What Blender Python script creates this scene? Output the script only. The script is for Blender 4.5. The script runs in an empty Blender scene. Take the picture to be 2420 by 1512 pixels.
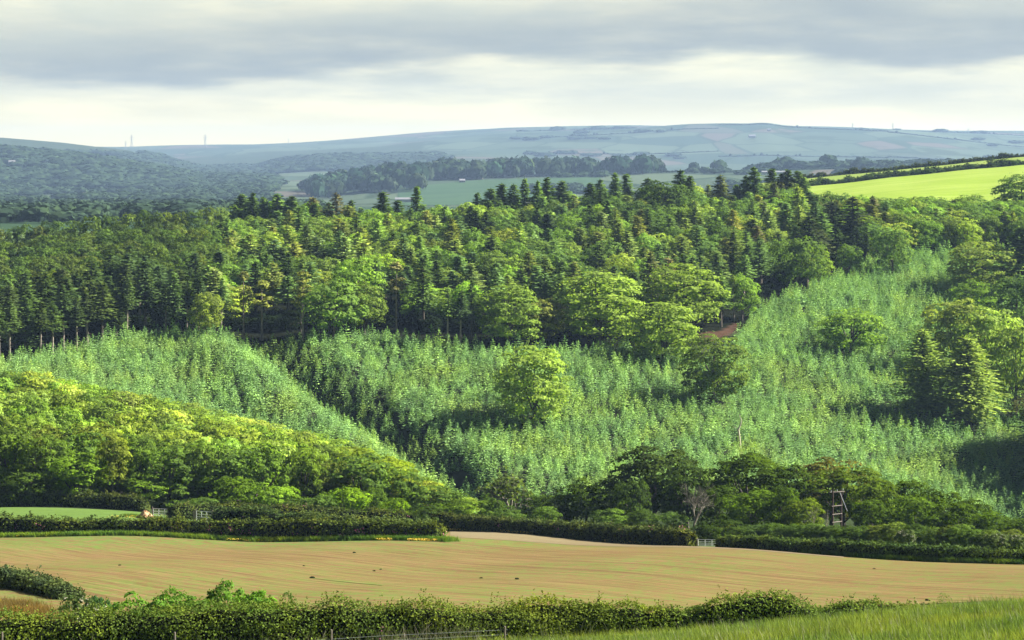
import bpy, math, random
import numpy as np
from mathutils import Vector

rng = np.random.default_rng(7)
random.seed(7)
sc = bpy.context.scene
COL = sc.collection
F, CX, HR = 5000.0, 1210.0, 350.0      # focal length, centre column and eye-level row in units of a 2420x1512 picture
FS = 2.0   # the far country lies this much farther out than its survey distances
Z0 = 110.0                             # eye height above the valley datum

# ------------------------------------------------------------------ camera
cam = bpy.data.cameras.new('camera')
cam.sensor_width = 36.0
cam.lens = 36.0 * F / 2420.0
cam.shift_y = -(756.0 - HR) / 2420.0
cam.clip_start, cam.clip_end = 0.5, 60000
co = bpy.data.objects.new('camera', cam); COL.objects.link(co)
co.location = (0, 0, Z0); co.rotation_euler = (math.radians(90), 0, 0)
sc.camera = co

# ------------------------------------------------------------------ light
SUN_EL, SUN_AZ = 36.0, 79.0            # azimuth clockwise from +Y (the view direction)
az, el = math.radians(SUN_AZ), math.radians(SUN_EL)
sdir = Vector((math.sin(az) * math.cos(el), math.cos(az) * math.cos(el), math.sin(el)))
sl = bpy.data.lights.new('sun', 'SUN'); sl.energy = 5.0; sl.angle = math.radians(0.5); sl.color = (1.0, 0.96, 0.86)
so = bpy.data.objects.new('sun', sl); COL.objects.link(so)
so.rotation_euler = sdir.to_track_quat('Z', 'Y').to_euler(); so.location = (200, 100, 600)

sc.view_settings.view_transform = 'Standard'; sc.view_settings.look = 'None'
sc.view_settings.gamma = 1.0; sc.view_settings.exposure = 1.74
sc.cycles.use_denoising = True
sc.cycles.max_bounces = 5; sc.cycles.diffuse_bounces = 1; sc.cycles.transmission_bounces = 3
sc.cycles.volume_bounces = 0; sc.cycles.transparent_max_bounces = 6
sc.cycles.caustics_reflective = False; sc.cycles.caustics_refractive = False

class NT:
    """tiny node helper"""
    def __init__(s, tree): s.t = tree; s.n = tree.nodes; s.l = tree.links
    def new(s, typ, **kw):
        n = s.n.new(typ)
        for k, v in kw.items(): setattr(n, k, v)
        return n
    def link(s, a, b): s.l.new(a, b)
    def val(s, inp, v):
        if hasattr(v, 'links') or isinstance(v, bpy.types.NodeSocket): s.l.new(v, inp)
        else: inp.default_value = v
    def math(s, op, a, b=None, c=None, clamp=False):
        n = s.n.new('ShaderNodeMath'); n.operation = op; n.use_clamp = clamp
        s.val(n.inputs[0], a)
        if b is not None: s.val(n.inputs[1], b)
        if c is not None: s.val(n.inputs[2], c)
        return n.outputs[0]
    def smooth(s, x, a, b):
        n = s.n.new('ShaderNodeMapRange'); n.interpolation_type = 'SMOOTHSTEP'
        s.val(n.inputs[0], x); n.inputs[1].default_value = a; n.inputs[2].default_value = b
        return n.outputs[0]
    def mix(s, f, a, b, mode='MIX'):
        n = s.n.new('ShaderNodeMix'); n.data_type = 'RGBA'; n.blend_type = mode
        s.val(n.inputs[0], f); s.val(n.inputs[6], a); s.val(n.inputs[7], b)
        return n.outputs[2]
    def noise(s, vec, scale, detail=4, rough=0.55, dim='3D'):
        n = s.n.new('ShaderNodeTexNoise'); n.noise_dimensions = dim
        if vec is not None: s.l.new(vec, n.inputs['Vector'])
        n.inputs['Scale'].default_value = scale; n.inputs['Detail'].default_value = detail
        n.inputs['Roughness'].default_value = rough
        return n.outputs['Fac']
    def mapping(s, vec, loc=(0, 0, 0), rot=(0, 0, 0), scale=(1, 1, 1)):
        n = s.n.new('ShaderNodeMapping'); s.l.new(vec, n.inputs[0])
        n.inputs[1].default_value = loc; n.inputs[2].default_value = rot; n.inputs[3].default_value = scale
        return n.outputs[0]

def rgba(c): return (c[0], c[1], c[2], 1.0)

# ------------------------------------------------------------------ world: layered overcast
w = bpy.data.worlds.new('World'); sc.world = w; w.use_nodes = True
w.node_tree.nodes.clear(); T = NT(w.node_tree)
out = T.new('ShaderNodeOutputWorld')
geo = T.new('ShaderNodeTexCoord')
sep = T.new('ShaderNodeSeparateXYZ'); T.link(geo.outputs['Generated'], sep.inputs[0])
sx, sy, sz = sep.outputs[0], sep.outputs[1], sep.outputs[2]
hor = T.math('SQRT', T.math('ADD', T.math('MULTIPLY', sx, sx), T.math('MULTIPLY', sy, sy)))
tel = T.math('DIVIDE', sz, T.math('MAXIMUM', hor, 0.02))           # tangent of elevation
azi = T.math('ARCTAN2', sx, sy)                                    # azimuth from +Y
comb = T.new('ShaderNodeCombineXYZ'); T.link(azi, comb.inputs[0]); T.link(tel, comb.inputs[1])
cvec = comb.outputs[0]
n_big = T.noise(T.mapping(cvec, loc=(3.1, 0.6, 0), scale=(5.0, 22.0, 1)), 1.0, 5, 0.5)
n_med = T.noise(T.mapping(cvec, loc=(7.7, 2.0, 0), scale=(11.0, 75.0, 1)), 1.0, 6, 0.55)
# long cloud base whose lower rim wanders with azimuth
wob = T.math('MULTIPLY_ADD', T.math('SUBTRACT', n_big, 0.5), 0.026, 0.0)
wob2 = T.math('MULTIPLY_ADD', T.math('SUBTRACT', n_med, 0.5), 0.020, wob)
te = T.math('ADD', tel, wob2)
# rim of the dark layer by azimuth (radians -0.24 .. 0.24)
def ramp_az(pts, lo=-0.30, hi=0.30, vmax=0.1):
    r = T.new('ShaderNodeValToRGB'); T.link(T.math('DIVIDE', T.math('SUBTRACT', azi, lo), hi - lo), r.inputs[0])
    r.color_ramp.interpolation = 'EASE'
    e = r.color_ramp.elements
    while len(e) > 1: e.remove(e[-1])
    for i, (a, v) in enumerate(pts):
        p = (a - lo) / (hi - lo)
        el_ = e[0] if i == 0 else e.new(p)
        el_.position = p; el_.color = (v / vmax,) * 3 + (1,)
    return T.math('MULTIPLY', r.outputs[0], vmax)
def colaz(v): return math.atan((v - CX) / F)
def rowt(r): return (HR - r) / F
rim = ramp_az([(colaz(x), rowt(r)) for x, r in [(-200, 195), (150, 205), (420, 195), (760, 188), (1000, 182), (1160, 150), (1400, 145), (1560, 148), (1700, 118), (1850, 122), (2000, 150), (2200, 178), (2450, 150), (2600, 150)]])
topd = ramp_az([(colaz(x), rowt(r)) for x, r in [(-200, 90), (150, 90), (400, 70), (800, 60), (1100, 50), (1400, 30), (1700, -10), (2000, -20), (2300, 20), (2600, 20)]])
dlo = T.smooth(T.math('SUBTRACT', te, rim), -0.005, 0.0065)
dhi = T.math('SUBTRACT', 1.0, T.smooth(T.math('SUBTRACT', te, topd), -0.012, 0.022))
dark = T.math('MULTIPLY', dlo, dhi)
# weaker grey shelf under it
rim2 = ramp_az([(colaz(x), rowt(r)) for x, r in [(-200, 258), (200, 252), (500, 260), (760, 240), (1000, 225), (1400, 235), (1800, 240), (2600, 250)]])
sh = T.math('MULTIPLY', T.math('MULTIPLY', T.smooth(T.math('SUBTRACT', te, rim2), -0.006, 0.006), T.math('SUBTRACT', 1.0, T.smooth(T.math('SUBTRACT', te, rim2), 0.004, 0.02))), 0.36)
up = T.math('MAXIMUM', T.smooth(T.math('ADD', tel, wob), 0.080, 0.24), T.smooth(T.math('ABSOLUTE', azi), 0.5, 1.2))   # unseen cloud overhead and behind, darkened to cut fill light
n_fine = T.noise(T.mapping(cvec, loc=(1.7, 5.0, 0), scale=(26.0, 130.0, 1)), 1.0, 6, 0.6)
patch = T.math('ADD', T.math('MULTIPLY', T.smooth(n_med, 0.32, 0.62), 0.75), T.math('MULTIPLY', T.math('SUBTRACT', n_fine, 0.5), 0.5), clamp=True)
cream = (1.05, 1.00, 0.72, 1); grey = (0.37, 0.43, 0.455, 1); pale = (0.64, 0.69, 0.60, 1)
c = T.mix(patch, cream, pale)
lowwarm = T.math('SUBTRACT', 1.0, T.smooth(tel, -0.002, 0.030))
c = T.mix(sh, c, (0.56, 0.61, 0.58, 1))
c = T.mix(lowwarm, c, (1.36, 1.13, 0.50, 1))  # warm glow added near the horizon to offset the blue haze
c = T.mix(T.math('MULTIPLY', dark, T.math('ADD', T.math('MULTIPLY', n_med, 0.7), T.math('MULTIPLY_ADD', n_fine, 0.35, 0.38))), c, grey)
zen = T.mix(T.smooth(n_big, 0.35, 0.7), (0.05, 0.07, 0.11, 1), (0.11, 0.13, 0.17, 1))
c = T.mix(up, c, zen)
sky = T.new('ShaderNodeTexSky', sky_type='NISHITA'); sky.sun_disc = False
sky.sun_elevation = el; sky.sun_rotation = az
bg1 = T.new('ShaderNodeBackground'); T.link(sky.outputs[0], bg1.inputs[0]); bg1.inputs[1].default_value = 0.05
bg2 = T.new('ShaderNodeBackground'); T.link(c, bg2.inputs[0]); bg2.inputs[1].default_value = 0.335
ms = T.new('ShaderNodeMixShader'); ms.inputs[0].default_value = 0.93
T.link(bg1.outputs[0], ms.inputs[1]); T.link(bg2.outputs[0], ms.inputs[2]); T.link(ms.outputs[0], out.inputs[0])

# ------------------------------------------------------------------ terrain heights
def zr(row, d): return Z0 + (HR - row) * d / F
def plane(d): return Z0 - 13 - 0.15 * d
TX = [0, 300, 600, 900, 1200, 1500, 1800, 2100, 2420]
R130 = [1575, 1574, 1566, 1540, 1522, 1510, 1494, 1478, 1460]
ZMID = {450: [-76.7, -76.7, -78.5, -80.5, -80.5, -80.5, -80.5, -80.5, -80.5],
        500: [-80, -82, -85, -89, -92, -92, -92, -93, -94],
        560: [-78, -82, -88, -94, -101, -101, -101, -104, -106]}
SL = [ # opposite slope, (distance, picture row of the ground)
 [(600, 975), (640, 925), (700, 862), (800, 790), (900, 715), (1000, 655), (1150, 620)],
 [(600, 1017), (640, 955), (680, 890), (720, 830), (745, 795), (800, 752), (900, 680), (1000, 622), (1150, 610)],
 [(600, 1070), (640, 1000), (680, 920), (720, 845), (750, 797), (800, 757), (900, 680), (1000, 622), (1100, 575), (1200, 580)],
 [(600, 1120), (640, 1045), (680, 960), (720, 870), (755, 795), (800, 752), (900, 675), (1000, 618), (1100, 575), (1200, 580)],
 [(600, 1150), (640, 1060), (680, 960), (720, 872), (750, 827), (800, 772), (900, 682), (1000, 612), (1100, 558), (1200, 560)],
 [(600, 1145), (640, 1070), (680, 985), (720, 905), (760, 840), (800, 790), (900, 690), (1000, 608), (1100, 548), (1150, 530), (1250, 545)],
 [(600, 1150), (640, 1080), (680, 1000), (720, 930), (760, 862), (820, 780), (880, 705), (950, 640), (1000, 600), (1100, 540), (1150, 517), (1300, 485), (1500, 455), (1700, 430)],
 [(600, 1185), (640, 1120), (680, 1040), (720, 960), (760, 890), (820, 800), (880, 720), (940, 650), (980, 602), (1050, 545), (1150, 482), (1300, 447), (1500, 421), (1700, 402)],
 [(600, 1215), (640, 1150), (680, 1070), (720, 1000), (760, 920), (820, 820), (880, 740), (940, 660), (1000, 590), (1050, 548), (1100, 510), (1150, 474), (1300, 425), (1500, 389), (1700, 367)],
]
RIDGES = [ # distance, half width, skyline by picture column
 (2700, 420, [(-900, 500), (640, 500), (720, 468), (850, 436), (1000, 421), (1200, 414), (1500, 409), (1700, 404), (2000, 398), (2420, 390), (3300, 380)]),
 (3600, 420, [(-900, 318), (0, 350), (200, 374), (400, 412), (560, 452), (700, 470), (900, 500), (3300, 500)]),
 (5200, 600, [(-900, 300), (0, 327), (150, 336), (300, 352), (400, 380), (560, 432), (700, 470), (900, 500), (3300, 500)]),
 (5000, 600, [(-900, 500), (470, 470), (580, 432), (660, 388), (760, 370), (900, 374), (1100, 380), (1300, 390), (1500, 400), (3300, 400)]),
 (6300, 1000, [(-900, 400), (300, 400), (700, 366), (900, 357), (1100, 336), (1300, 322), (1500, 313), (1620, 301), (1720, 296), (1770, 295), (1790, 291), (1820, 291), (1850, 297), (1900, 300), (2100, 308), (2300, 330), (2420, 343), (2700, 360), (3300, 380)]),
 (7600, 1200, [(-900, 340), (300, 347), (600, 340), (900, 322), (1200, 301), (1500, 295), (2000, 302), (2200, 306), (2420, 309), (3300, 312)]),
]
GULLY = np.array([(-112, 800), (-100, 770), (-87, 740), (-67, 700), (-52, 670), (-33, 640), (-13, 600), (2, 565)], float)

def seg_dist(x, y, P):
    best = np.full(np.shape(x), 1e9); sgn = np.zeros(np.shape(x)); tt = np.zeros(np.shape(x))
    for i in range(len(P) - 1):
        a, b = P[i], P[i + 1]; d = b - a; L2 = d @ d
        t = np.clip(((x - a[0]) * d[0] + (y - a[1]) * d[1]) / L2, 0, 1)
        qx, qy = a[0] + t * d[0], a[1] + t * d[1]
        dist = np.hypot(x - qx, y - qy)
        s = np.sign(d[0] * (y - a[1]) - d[1] * (x - a[0]))
        m = dist < best
        best = np.where(m, dist, best); sgn = np.where(m, s, sgn); tt = np.where(m, (i + t) / (len(P) - 1), tt)
    return best, sgn, tt

def raw_height(x, y):
    vx = np.clip(CX + F * x / np.maximum(y, 40), -100, 2600)
    zc = []
    for k in range(len(TX)):
        pts = [(-400, Z0 + 6), (-30, Z0 - 1.0), (0, Z0 - 1.7), (25, Z0 - 6.4), (60, Z0 - 15.2), (130, zr(R130[k], 130)), (150, zr(R130[k], 130) - 3.6), (200, plane(200)), (300, plane(300)), (400, plane(400) + (1.0 if k <= 1 else 0))]
        pts += [(d, Z0 + ZMID[d][k]) for d in (450, 500, 560)]
        pts += [(d, zr(r, d)) for d, r in SL[k]]
        pts += ([(1350, Z0 - 55), (1600, Z0 - 60)] if k <= 5 else [(2000, Z0 - 40), (2200, Z0 - 58)])
        pts += [(4400, Z0 - 113), (40000, Z0 - 113)]
        p = np.array(pts)
        zc.append(np.interp(y, p[:, 0], p[:, 1]))
    zc = np.array(zc)
    fi = np.interp(vx, TX, np.arange(len(TX)))
    i0 = np.clip(fi.astype(int), 0, len(TX) - 2); t = fi - i0
    I = np.indices(i0.shape)
    z = zc[(i0,) + tuple(I)] * (1 - t) + zc[(i0 + 1,) + tuple(I)] * t
    s, sg, tt = seg_dist(x, y, GULLY)
    fade = np.clip((tt - 0.16) / 0.25, 0, 1) * np.clip((y - 560) / 35, 0, 1)
    z = z - 10.5 * fade * np.exp(-(s / 9.5) ** 2)
    left = np.where(sg < 0, s, -s)
    z = z + 4.0 * fade * np.exp(-((left - 20) / 10.0) ** 2) + 1.5 * fade * np.exp(-((left + 16) / 8.0) ** 2)
    vv = CX + F * x / np.maximum(y, 40)
    for d0, hw, sky_ in RIDGES:
        a = np.array(sky_, float)
        d0, hw = d0 * FS, hw * FS; zt = zr(np.interp(vv, a[:, 0], a[:, 1]), d0)
        z = z + np.maximum(zt - z, 0) * np.exp(-((y - d0) / hw) ** 2) * (y > 2600)
    far = np.clip((y - 2300) / 3000, 0, 1)
    z = z + far * (4.5 * np.sin(x / 390 + y / 710) + 4 * np.sin(x / 231 - y / 540 + 1.3))
    near = np.clip((y - 10) / 60, 0, 1) * np.clip((1800 - y) / 300, 0, 1)
    z = z + near * (0.35 * np.sin(x / 17 + y / 23) + 0.25 * np.sin(x / 9.1 - y / 31 + 2))
    return z

U = np.concatenate([np.linspace(-1.6, -0.36, 25)[:-1], np.linspace(-0.36, 0.36, 361), np.linspace(0.36, 1.6, 25)[1:]])
AP = 300.0
Yk = np.concatenate([np.linspace(-200, 100, 61)[:-1], np.linspace(100, 180, 41)[:-1], np.linspace(180, 520, 100)[:-1], np.linspace(520, 1250, 230)[:-1], np.geomspace(1250, 18200, 210)])
GY, GU = np.meshgrid(Yk, U, indexing='ij')
GXc = GU * (GY + AP)
GZ = raw_height(GXc, GY)
def blur(A, n):
    for _ in range(n):
        B = A.copy(); B[1:-1] = (A[:-2] + 2 * A[1:-1] + A[2:]) / 4; A = B
        B = A.copy(); B[:, 1:-1] = (A[:, :-2] + 2 * A[:, 1:-1] + A[:, 2:]) / 4; A = B
    return A
zs = blur(GZ, 3)
keepfar = np.clip((GY - 1800) / 400, 0, 1)
GZ = zs * (1 - keepfar) + blur(GZ, 1) * keepfar

def ground(x, y):
    x = np.asarray(x, float); y = np.asarray(y, float)
    fi = np.clip(np.interp(y, Yk, np.arange(len(Yk))), 0, len(Yk) - 1.001)
    fj = np.clip(np.interp(x / (y + AP), U, np.arange(len(U))), 0, len(U) - 1.001)
    i = fi.astype(int); j = fj.astype(int); a = fi - i; b = fj - j
    return (GZ[i, j] * (1 - a) * (1 - b) + GZ[i + 1, j] * a * (1 - b) + GZ[i, j + 1] * (1 - a) * b + GZ[i + 1, j + 1] * a * b)
def wx(vx, d): return (vx - CX) / F * d
def rowof(x, y, z): return HR - (z - Z0) * F / y
def find_d(vx, row, lo, hi):
    d = np.linspace(lo, hi, 400); x = wx(vx, d); r = rowof(x, d, ground(x, d))
    return float(d[np.argmin(np.abs(r - row))])

# ------------------------------------------------------------------ mesh helpers
def mesh_np(name, V, Q, mats, mi=None, smooth=False):
    V = np.asarray(V, np.float32); Q = np.asarray(Q, np.int32)
    me = bpy.data.meshes.new(name)
    k = Q.shape[1]
    me.vertices.add(len(V)); me.vertices.foreach_set('co', V.ravel())
    me.loops.add(Q.size); me.loops.foreach_set('vertex_index', Q.ravel())
    me.polygons.add(len(Q)); me.polygons.foreach_set('loop_start', np.arange(0, Q.size, k, dtype=np.int32))
    for m in (mats if isinstance(mats, (list, tuple)) else [mats]): me.materials.append(m)
    if mi is not None: me.polygons.foreach_set('material_index', np.asarray(mi, np.int32))
    me.polygons.foreach_set('use_smooth', np.full(len(Q), bool(smooth)))
    me.update(calc_edges=True)
    return me
def join(parts):
    Vs, Qs, n = [], [], 0
    for V, Q in parts:
        if len(V) == 0: continue
        Vs.append(V); Qs.append(np.asarray(Q) + n); n += len(V)
    return np.concatenate(Vs), np.concatenate(Qs)
def link(name, data, parent=None, loc=None, col=None):
    o = bpy.data.objects.new(name, data); COL.objects.link(o)
    if parent: o.parent = parent
    if loc is not None: o.location = loc
    if col is not None: o.color = rgba(col)
    return o
def tag(o, label=None, cat=None, group=None, kind=None):
    if label: o['label'] = label
    if cat: o['category'] = cat
    if group: o['group'] = group
    if kind: o['kind'] = kind
    return o
def unit(v): return v / np.maximum(np.linalg.norm(v, axis=-1, keepdims=True), 1e-9)
def cards(C, N, w, h, r=rng, upbias=0.0):
    """diamond leaf sprays: centres, normals, half width, half length"""
    n = len(C); N = unit(N)
    a = r.normal(size=(n, 3)); a[:, 2] += upbias
    u = unit(a - (a * N).sum(1, keepdims=True) * N); v = np.cross(N, u)
    w = np.broadcast_to(np.asarray(w, float), (n,))[:, None]; h = np.broadcast_to(np.asarray(h, float), (n,))[:, None]
    V = np.stack([C - u * h, C + v * w + u * h * 0.15, C + u * h, C - v * w + u * h * 0.15], 1).reshape(-1, 3)
    return V, np.arange(4 * n).reshape(n, 4)
def tube(P, R, k=6, cap=True):
    P = np.asarray(P, float); R = np.asarray(R, float); n = len(P)
    d = np.gradient(P, axis=0); d = unit(d)
    ref = np.array([1.0, 0, 0]) if abs(d[0][0]) < 0.9 else np.array([0, 1.0, 0])
    u = unit(np.cross(d, ref)); v = np.cross(d, u)
    a = np.linspace(0, 2 * np.pi, k, endpoint=False)
    V = (P[:, None] + R[:, None, None] * (np.cos(a)[None, :, None] * u[:, None] + np.sin(a)[None, :, None] * v[:, None])).reshape(-1, 3)
    Q = [(i * k + j, i * k + (j + 1) % k, (i + 1) * k + (j + 1) % k, (i + 1) * k + j) for i in range(n - 1) for j in range(k)]
    return V, np.array(Q)
def box(c, s, rz=0.0):
    c = np.array(c, float); s = np.array(s, float) / 2
    V = np.array([(x, y, z) for z in (-1, 1) for y in (-1, 1) for x in (-1, 1)], float) * s
    cr, sr = math.cos(rz), math.sin(rz)
    V = V @ np.array([[cr, sr, 0], [-sr, cr, 0], [0, 0, 1]]) + c
    return V, np.array([(0, 2, 3, 1), (4, 5, 7, 6), (0, 1, 5, 4), (2, 6, 7, 3), (0, 4, 6, 2), (1, 3, 7, 5)])
def bar(a, b, w, t=None):
    """square bar from a to b"""
    a = np.array(a, float); b = np.array(b, float)
    V, Q = tube([a, b], [w / 2 * 1.414, (t or w) / 2 * 1.414], 4)
    return V, np.concatenate([Q, [(3, 2, 1, 0), (4, 5, 6, 7)]])

# ------------------------------------------------------------------ materials
def new_mat(name):
    m = bpy.data.materials.new(name); m.use_nodes = True; m.node_tree.nodes.clear()
    t = NT(m.node_tree); o = t.new('ShaderNodeOutputMaterial'); return m, t, o
def foliage(name, transl=0.3, var=0.55, nscale=0.25, tip=(1.2, 1.2, 0.8), patch=0.0):
    m, t, o = new_mat(name)
    oi = t.new('ShaderNodeObjectInfo'); g = t.new('ShaderNodeNewGeometry')
    n1 = t.noise(g.outputs['Position'], nscale, 3)
    k = t.math('MULTIPLY_ADD', g.outputs['Random Per Island'], var, 1.0 - var / 2)
    k = t.math('MULTIPLY', k, t.math('MULTIPLY_ADD', n1, 1.3, 0.36))
    k = t.math('MULTIPLY', k, t.math('MULTIPLY_ADD', oi.outputs['Random'], 0.35, 0.82))
    base = oi.outputs['Color']
    warm = t.mix(1.0, base, rgba(tip), 'MULTIPLY')
    cc = t.mix(t.smooth(n1, 0.40, 0.66), base, warm)
    if patch:
        n2 = t.noise(g.outputs['Position'], 0.045, 3)
        cc = t.mix(t.math('MULTIPLY', t.smooth(n2, 0.45, 0.65), patch), cc, t.mix(1.0, cc, (1.35, 1.05, 0.65, 1), 'MULTIPLY'))
    v = t.new('ShaderNodeVectorMath', operation='SCALE'); t.link(cc, v.inputs[0]); t.link(k, v.inputs['Scale'])
    d = t.new('ShaderNodeBsdfDiffuse'); t.link(v.outputs[0], d.inputs[0])
    tr = t.new('ShaderNodeBsdfTranslucent')
    tc = t.new('ShaderNodeVectorMath', operation='MULTIPLY'); t.link(v.outputs[0], tc.inputs[0]); tc.inputs[1].default_value = (1.25, 1.3, 0.6)
    t.link(tc.outputs[0], tr.inputs[0])
    mx = t.new('ShaderNodeMixShader'); mx.inputs[0].default_value = transl
    t.link(d.outputs[0], mx.inputs[1]); t.link(tr.outputs[0], mx.inputs[2]); t.link(mx.outputs[0], o.inputs[0])
    return m
def plain(name, c, rough=0.8, nscale=3.0, amp=0.5, metal=0.0, c2=None, bump=0.0):
    m, t, o = new_mat(name)
    g = t.new('ShaderNodeNewGeometry'); n1 = t.noise(g.outputs['Position'], nscale, 5, 0.6)
    cc = t.mix(t.smooth(n1, 0.3, 0.7), rgba([x * (1 - amp / 2) for x in c]), rgba(c2 if c2 else [min(1, x * (1 + amp / 2)) for x in c]))
    p = t.new('ShaderNodeBsdfPrincipled'); t.link(cc, p.inputs['Base Color'])
    p.inputs['Roughness'].default_value = rough; p.inputs['Metallic'].default_value = metal
    if bump:
        b = t.new('ShaderNodeBump'); b.inputs['Strength'].default_value = bump; t.link(n1, b.inputs['Height']); t.link(b.outputs[0], p.inputs['Normal'])
    t.link(p.outputs[0], o.inputs[0]); return m
M_LEAF = foliage('leaf_spray', transl=0.38)
M_NEEDLE = foliage('needle_spray', transl=0.26, var=0.6, nscale=0.3, tip=(1.15, 1.1, 0.85))
M_YOUNG = foliage('young_spruce_needles', transl=0.20, var=0.38, nscale=0.12, tip=(1.25, 1.15, 0.85), patch=0.5)
M_HEDGE = foliage('hedge_leaves', transl=0.2, var=0.8, nscale=0.35, patch=0.5, tip=(1.2, 1.05, 0.7))
M_BARK = plain('bark', (0.075, 0.06, 0.045), nscale=1.5, amp=0.8)
M_PALEBARK = plain('pale_bark', (0.24, 0.20, 0.16), nscale=1.5, amp=0.8)
M_DEAD = plain('dead_wood', (0.42, 0.37, 0.29), nscale=3, amp=0.5)
M_TWIG = plain('dry_twig', (0.19, 0.17, 0.125), nscale=4, amp=0.7)
M_GALV = plain('galvanised_steel', (0.60, 0.63, 0.65), rough=0.45, metal=0.3, nscale=6, amp=0.2)
M_WOODPOST = plain('weathered_timber', (0.15, 0.125, 0.10), nscale=6, amp=0.6)
M_POLE = plain('creosoted_pole', (0.055, 0.032, 0.026), nscale=4, amp=0.6)
M_EARTH = plain('red_earth', (0.46, 0.27, 0.14), nscale=2.5, amp=0.7, bump=0.5)
M_WHITE = plain('whitewash', (0.36, 0.36, 0.34), nscale=0.5, amp=0.15)
M_STONE = plain('grey_stone', (0.20, 0.18, 0.17), nscale=0.8, amp=0.4)
M_SLATE = plain('slate_roof', (0.20, 0.20, 0.22), nscale=0.8, amp=0.3)
M_SHEET = plain('sheet_roof', (0.22, 0.22, 0.23), nscale=0.3, amp=0.2, rough=0.5)
M_DARKGLASS = plain('window_glass', (0.03, 0.035, 0.04), rough=0.2, nscale=1, amp=0.3)
M_PYLON = plain('pylon_steel', (0.25, 0.27, 0.28), nscale=0.5, amp=0.2, rough=0.6)
M_WIRE = plain('wire', (0.05, 0.05, 0.06), nscale=1, amp=0.1, rough=0.5)
def flower_mat(name, c): return plain(name, c, nscale=5, amp=0.25)
M_YELLOW = flower_mat('yellow_petals', (0.75, 0.52, 0.03)); M_PINK = flower_mat('pink_petals', (0.50, 0.13, 0.28)); M_CREAM = flower_mat('cream_blossom', (0.42, 0.40, 0.29))

# near ground: earth, grass and litter by attribute colour
def ground_mat():
    m, t, o = new_mat('ground_cover')
    a = t.new('ShaderNodeAttribute', attribute_name='cover'); g = t.new('ShaderNodeNewGeometry')
    n1 = t.noise(g.outputs['Position'], 0.35, 6, 0.65); n2 = t.noise(g.outputs['Position'], 0.03, 3)
    k = t.math('MULTIPLY', t.math('MULTIPLY_ADD', n1, 0.9, 0.55), t.math('MULTIPLY_ADD', n2, 0.5, 0.75))
    v = t.new('ShaderNodeVectorMath', operation='SCALE'); t.link(a.outputs['Color'], v.inputs[0]); t.link(k, v.inputs['Scale'])
    d = t.new('ShaderNodeBsdfDiffuse'); t.link(v.outputs[0], d.inputs[0]); t.link(d.outputs[0], o.inputs[0]); return m
def far_mat():
    m, t, o = new_mat('distant_farmland')
    a = t.new('ShaderNodeAttribute', attribute_name='cover'); g = t.new('ShaderNodeNewGeometry')
    pos = t.mapping(g.outputs['Position'], rot=(0, 0, 0.35), scale=(1 / 330.0, 1 / 520.0, 0))
    warp = t.new('ShaderNodeTexNoise'); t.link(pos, warp.inputs['Vector']); warp.inputs['Scale'].default_value = 0.8; warp.inputs['Detail'].default_value = 3
    wv = t.new('ShaderNodeVectorMath', operation='MULTIPLY_ADD'); t.link(warp.outputs['Color'], wv.inputs[0]); wv.inputs[1].default_value = (0.5, 0.5, 0); t.link(pos, wv.inputs[2])
    vo = t.new('ShaderNodeTexVoronoi', feature='F1'); t.link(wv.outputs[0], vo.inputs['Vector']); vo.inputs['Scale'].default_value = 1.0
    ve = t.new('ShaderNodeTexVoronoi', feature='DISTANCE_TO_EDGE'); t.link(wv.outputs[0], ve.inputs['Vector']); ve.inputs['Scale'].default_value = 1.0
    sp = t.new('ShaderNodeSeparateColor'); t.link(vo.outputs['Color'], sp.inputs[0])
    f = t.mix(sp.outputs[0], (0.04, 0.065, 0.042, 1), (0.085, 0.115, 0.07, 1))
    f = t.mix(t.smooth(sp.outputs[1], 0.86, 0.9), f, (0.10, 0.09, 0.07, 1))
    hedge = t.math('SUBTRACT', 1.0, t.smooth(ve.outputs['Distance'], 0.012, 0.035))
    f = t.mix(t.math('MULTIPLY', hedge, 0.9), f, (0.03, 0.05, 0.025, 1))
    n1 = t.noise(g.outputs['Position'], 0.035, 5, 0.7); n3 = t.noise(g.outputs['Position'], 0.0022, 4, 0.6)
    wood = t.mix(n1, (0.012, 0.022, 0.012, 1), (0.06, 0.085, 0.035, 1))
    wm = t.math('ADD', a.outputs['Fac'], t.math('MULTIPLY', t.smooth(n3, 0.56, 0.60), 0.85), clamp=True)
    f = t.mix(wm, f, wood)
    d = t.new('ShaderNodeBsdfDiffuse'); t.link(f, d.inputs[0]); t.link(d.outputs[0], o.inputs[0]); return m
M_GROUND = ground_mat(); M_FAR = far_mat()

# ------------------------------------------------------------------ ground sheet
ni, nj = GZ.shape
V = np.stack([GXc.ravel(), GY.ravel(), GZ.ravel()], 1)
ii, jj = np.meshgrid(np.arange(ni - 1), np.arange(nj - 1), indexing='ij')
q = (ii * nj + jj).ravel(); Q = np.stack([q, q + 1, q + nj + 1, q + nj], 1)
mi = (GY[:-1, :-1].ravel() > 3400).astype(int)
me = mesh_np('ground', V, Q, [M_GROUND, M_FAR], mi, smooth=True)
x, y = V[:, 0], V[:, 1]; vx = CX + F * x / np.maximum(y, 40)
colr = np.tile(np.array([0.10, 0.15, 0.035]), (len(V), 1))
def zone(mask, c): colr[mask] = c
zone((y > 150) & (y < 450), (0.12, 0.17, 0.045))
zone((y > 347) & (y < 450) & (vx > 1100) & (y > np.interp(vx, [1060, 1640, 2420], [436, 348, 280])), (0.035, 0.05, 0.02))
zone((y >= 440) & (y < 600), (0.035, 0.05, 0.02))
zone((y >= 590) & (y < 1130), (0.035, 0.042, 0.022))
edge = np.interp(vx, [0, 300, 600, 900, 1200, 1500, 1700, 1800, 1900, 2100, 2420], [700, 745, 750, 755, 750, 765, 800, 850, 900, 980, 1000])
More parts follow.
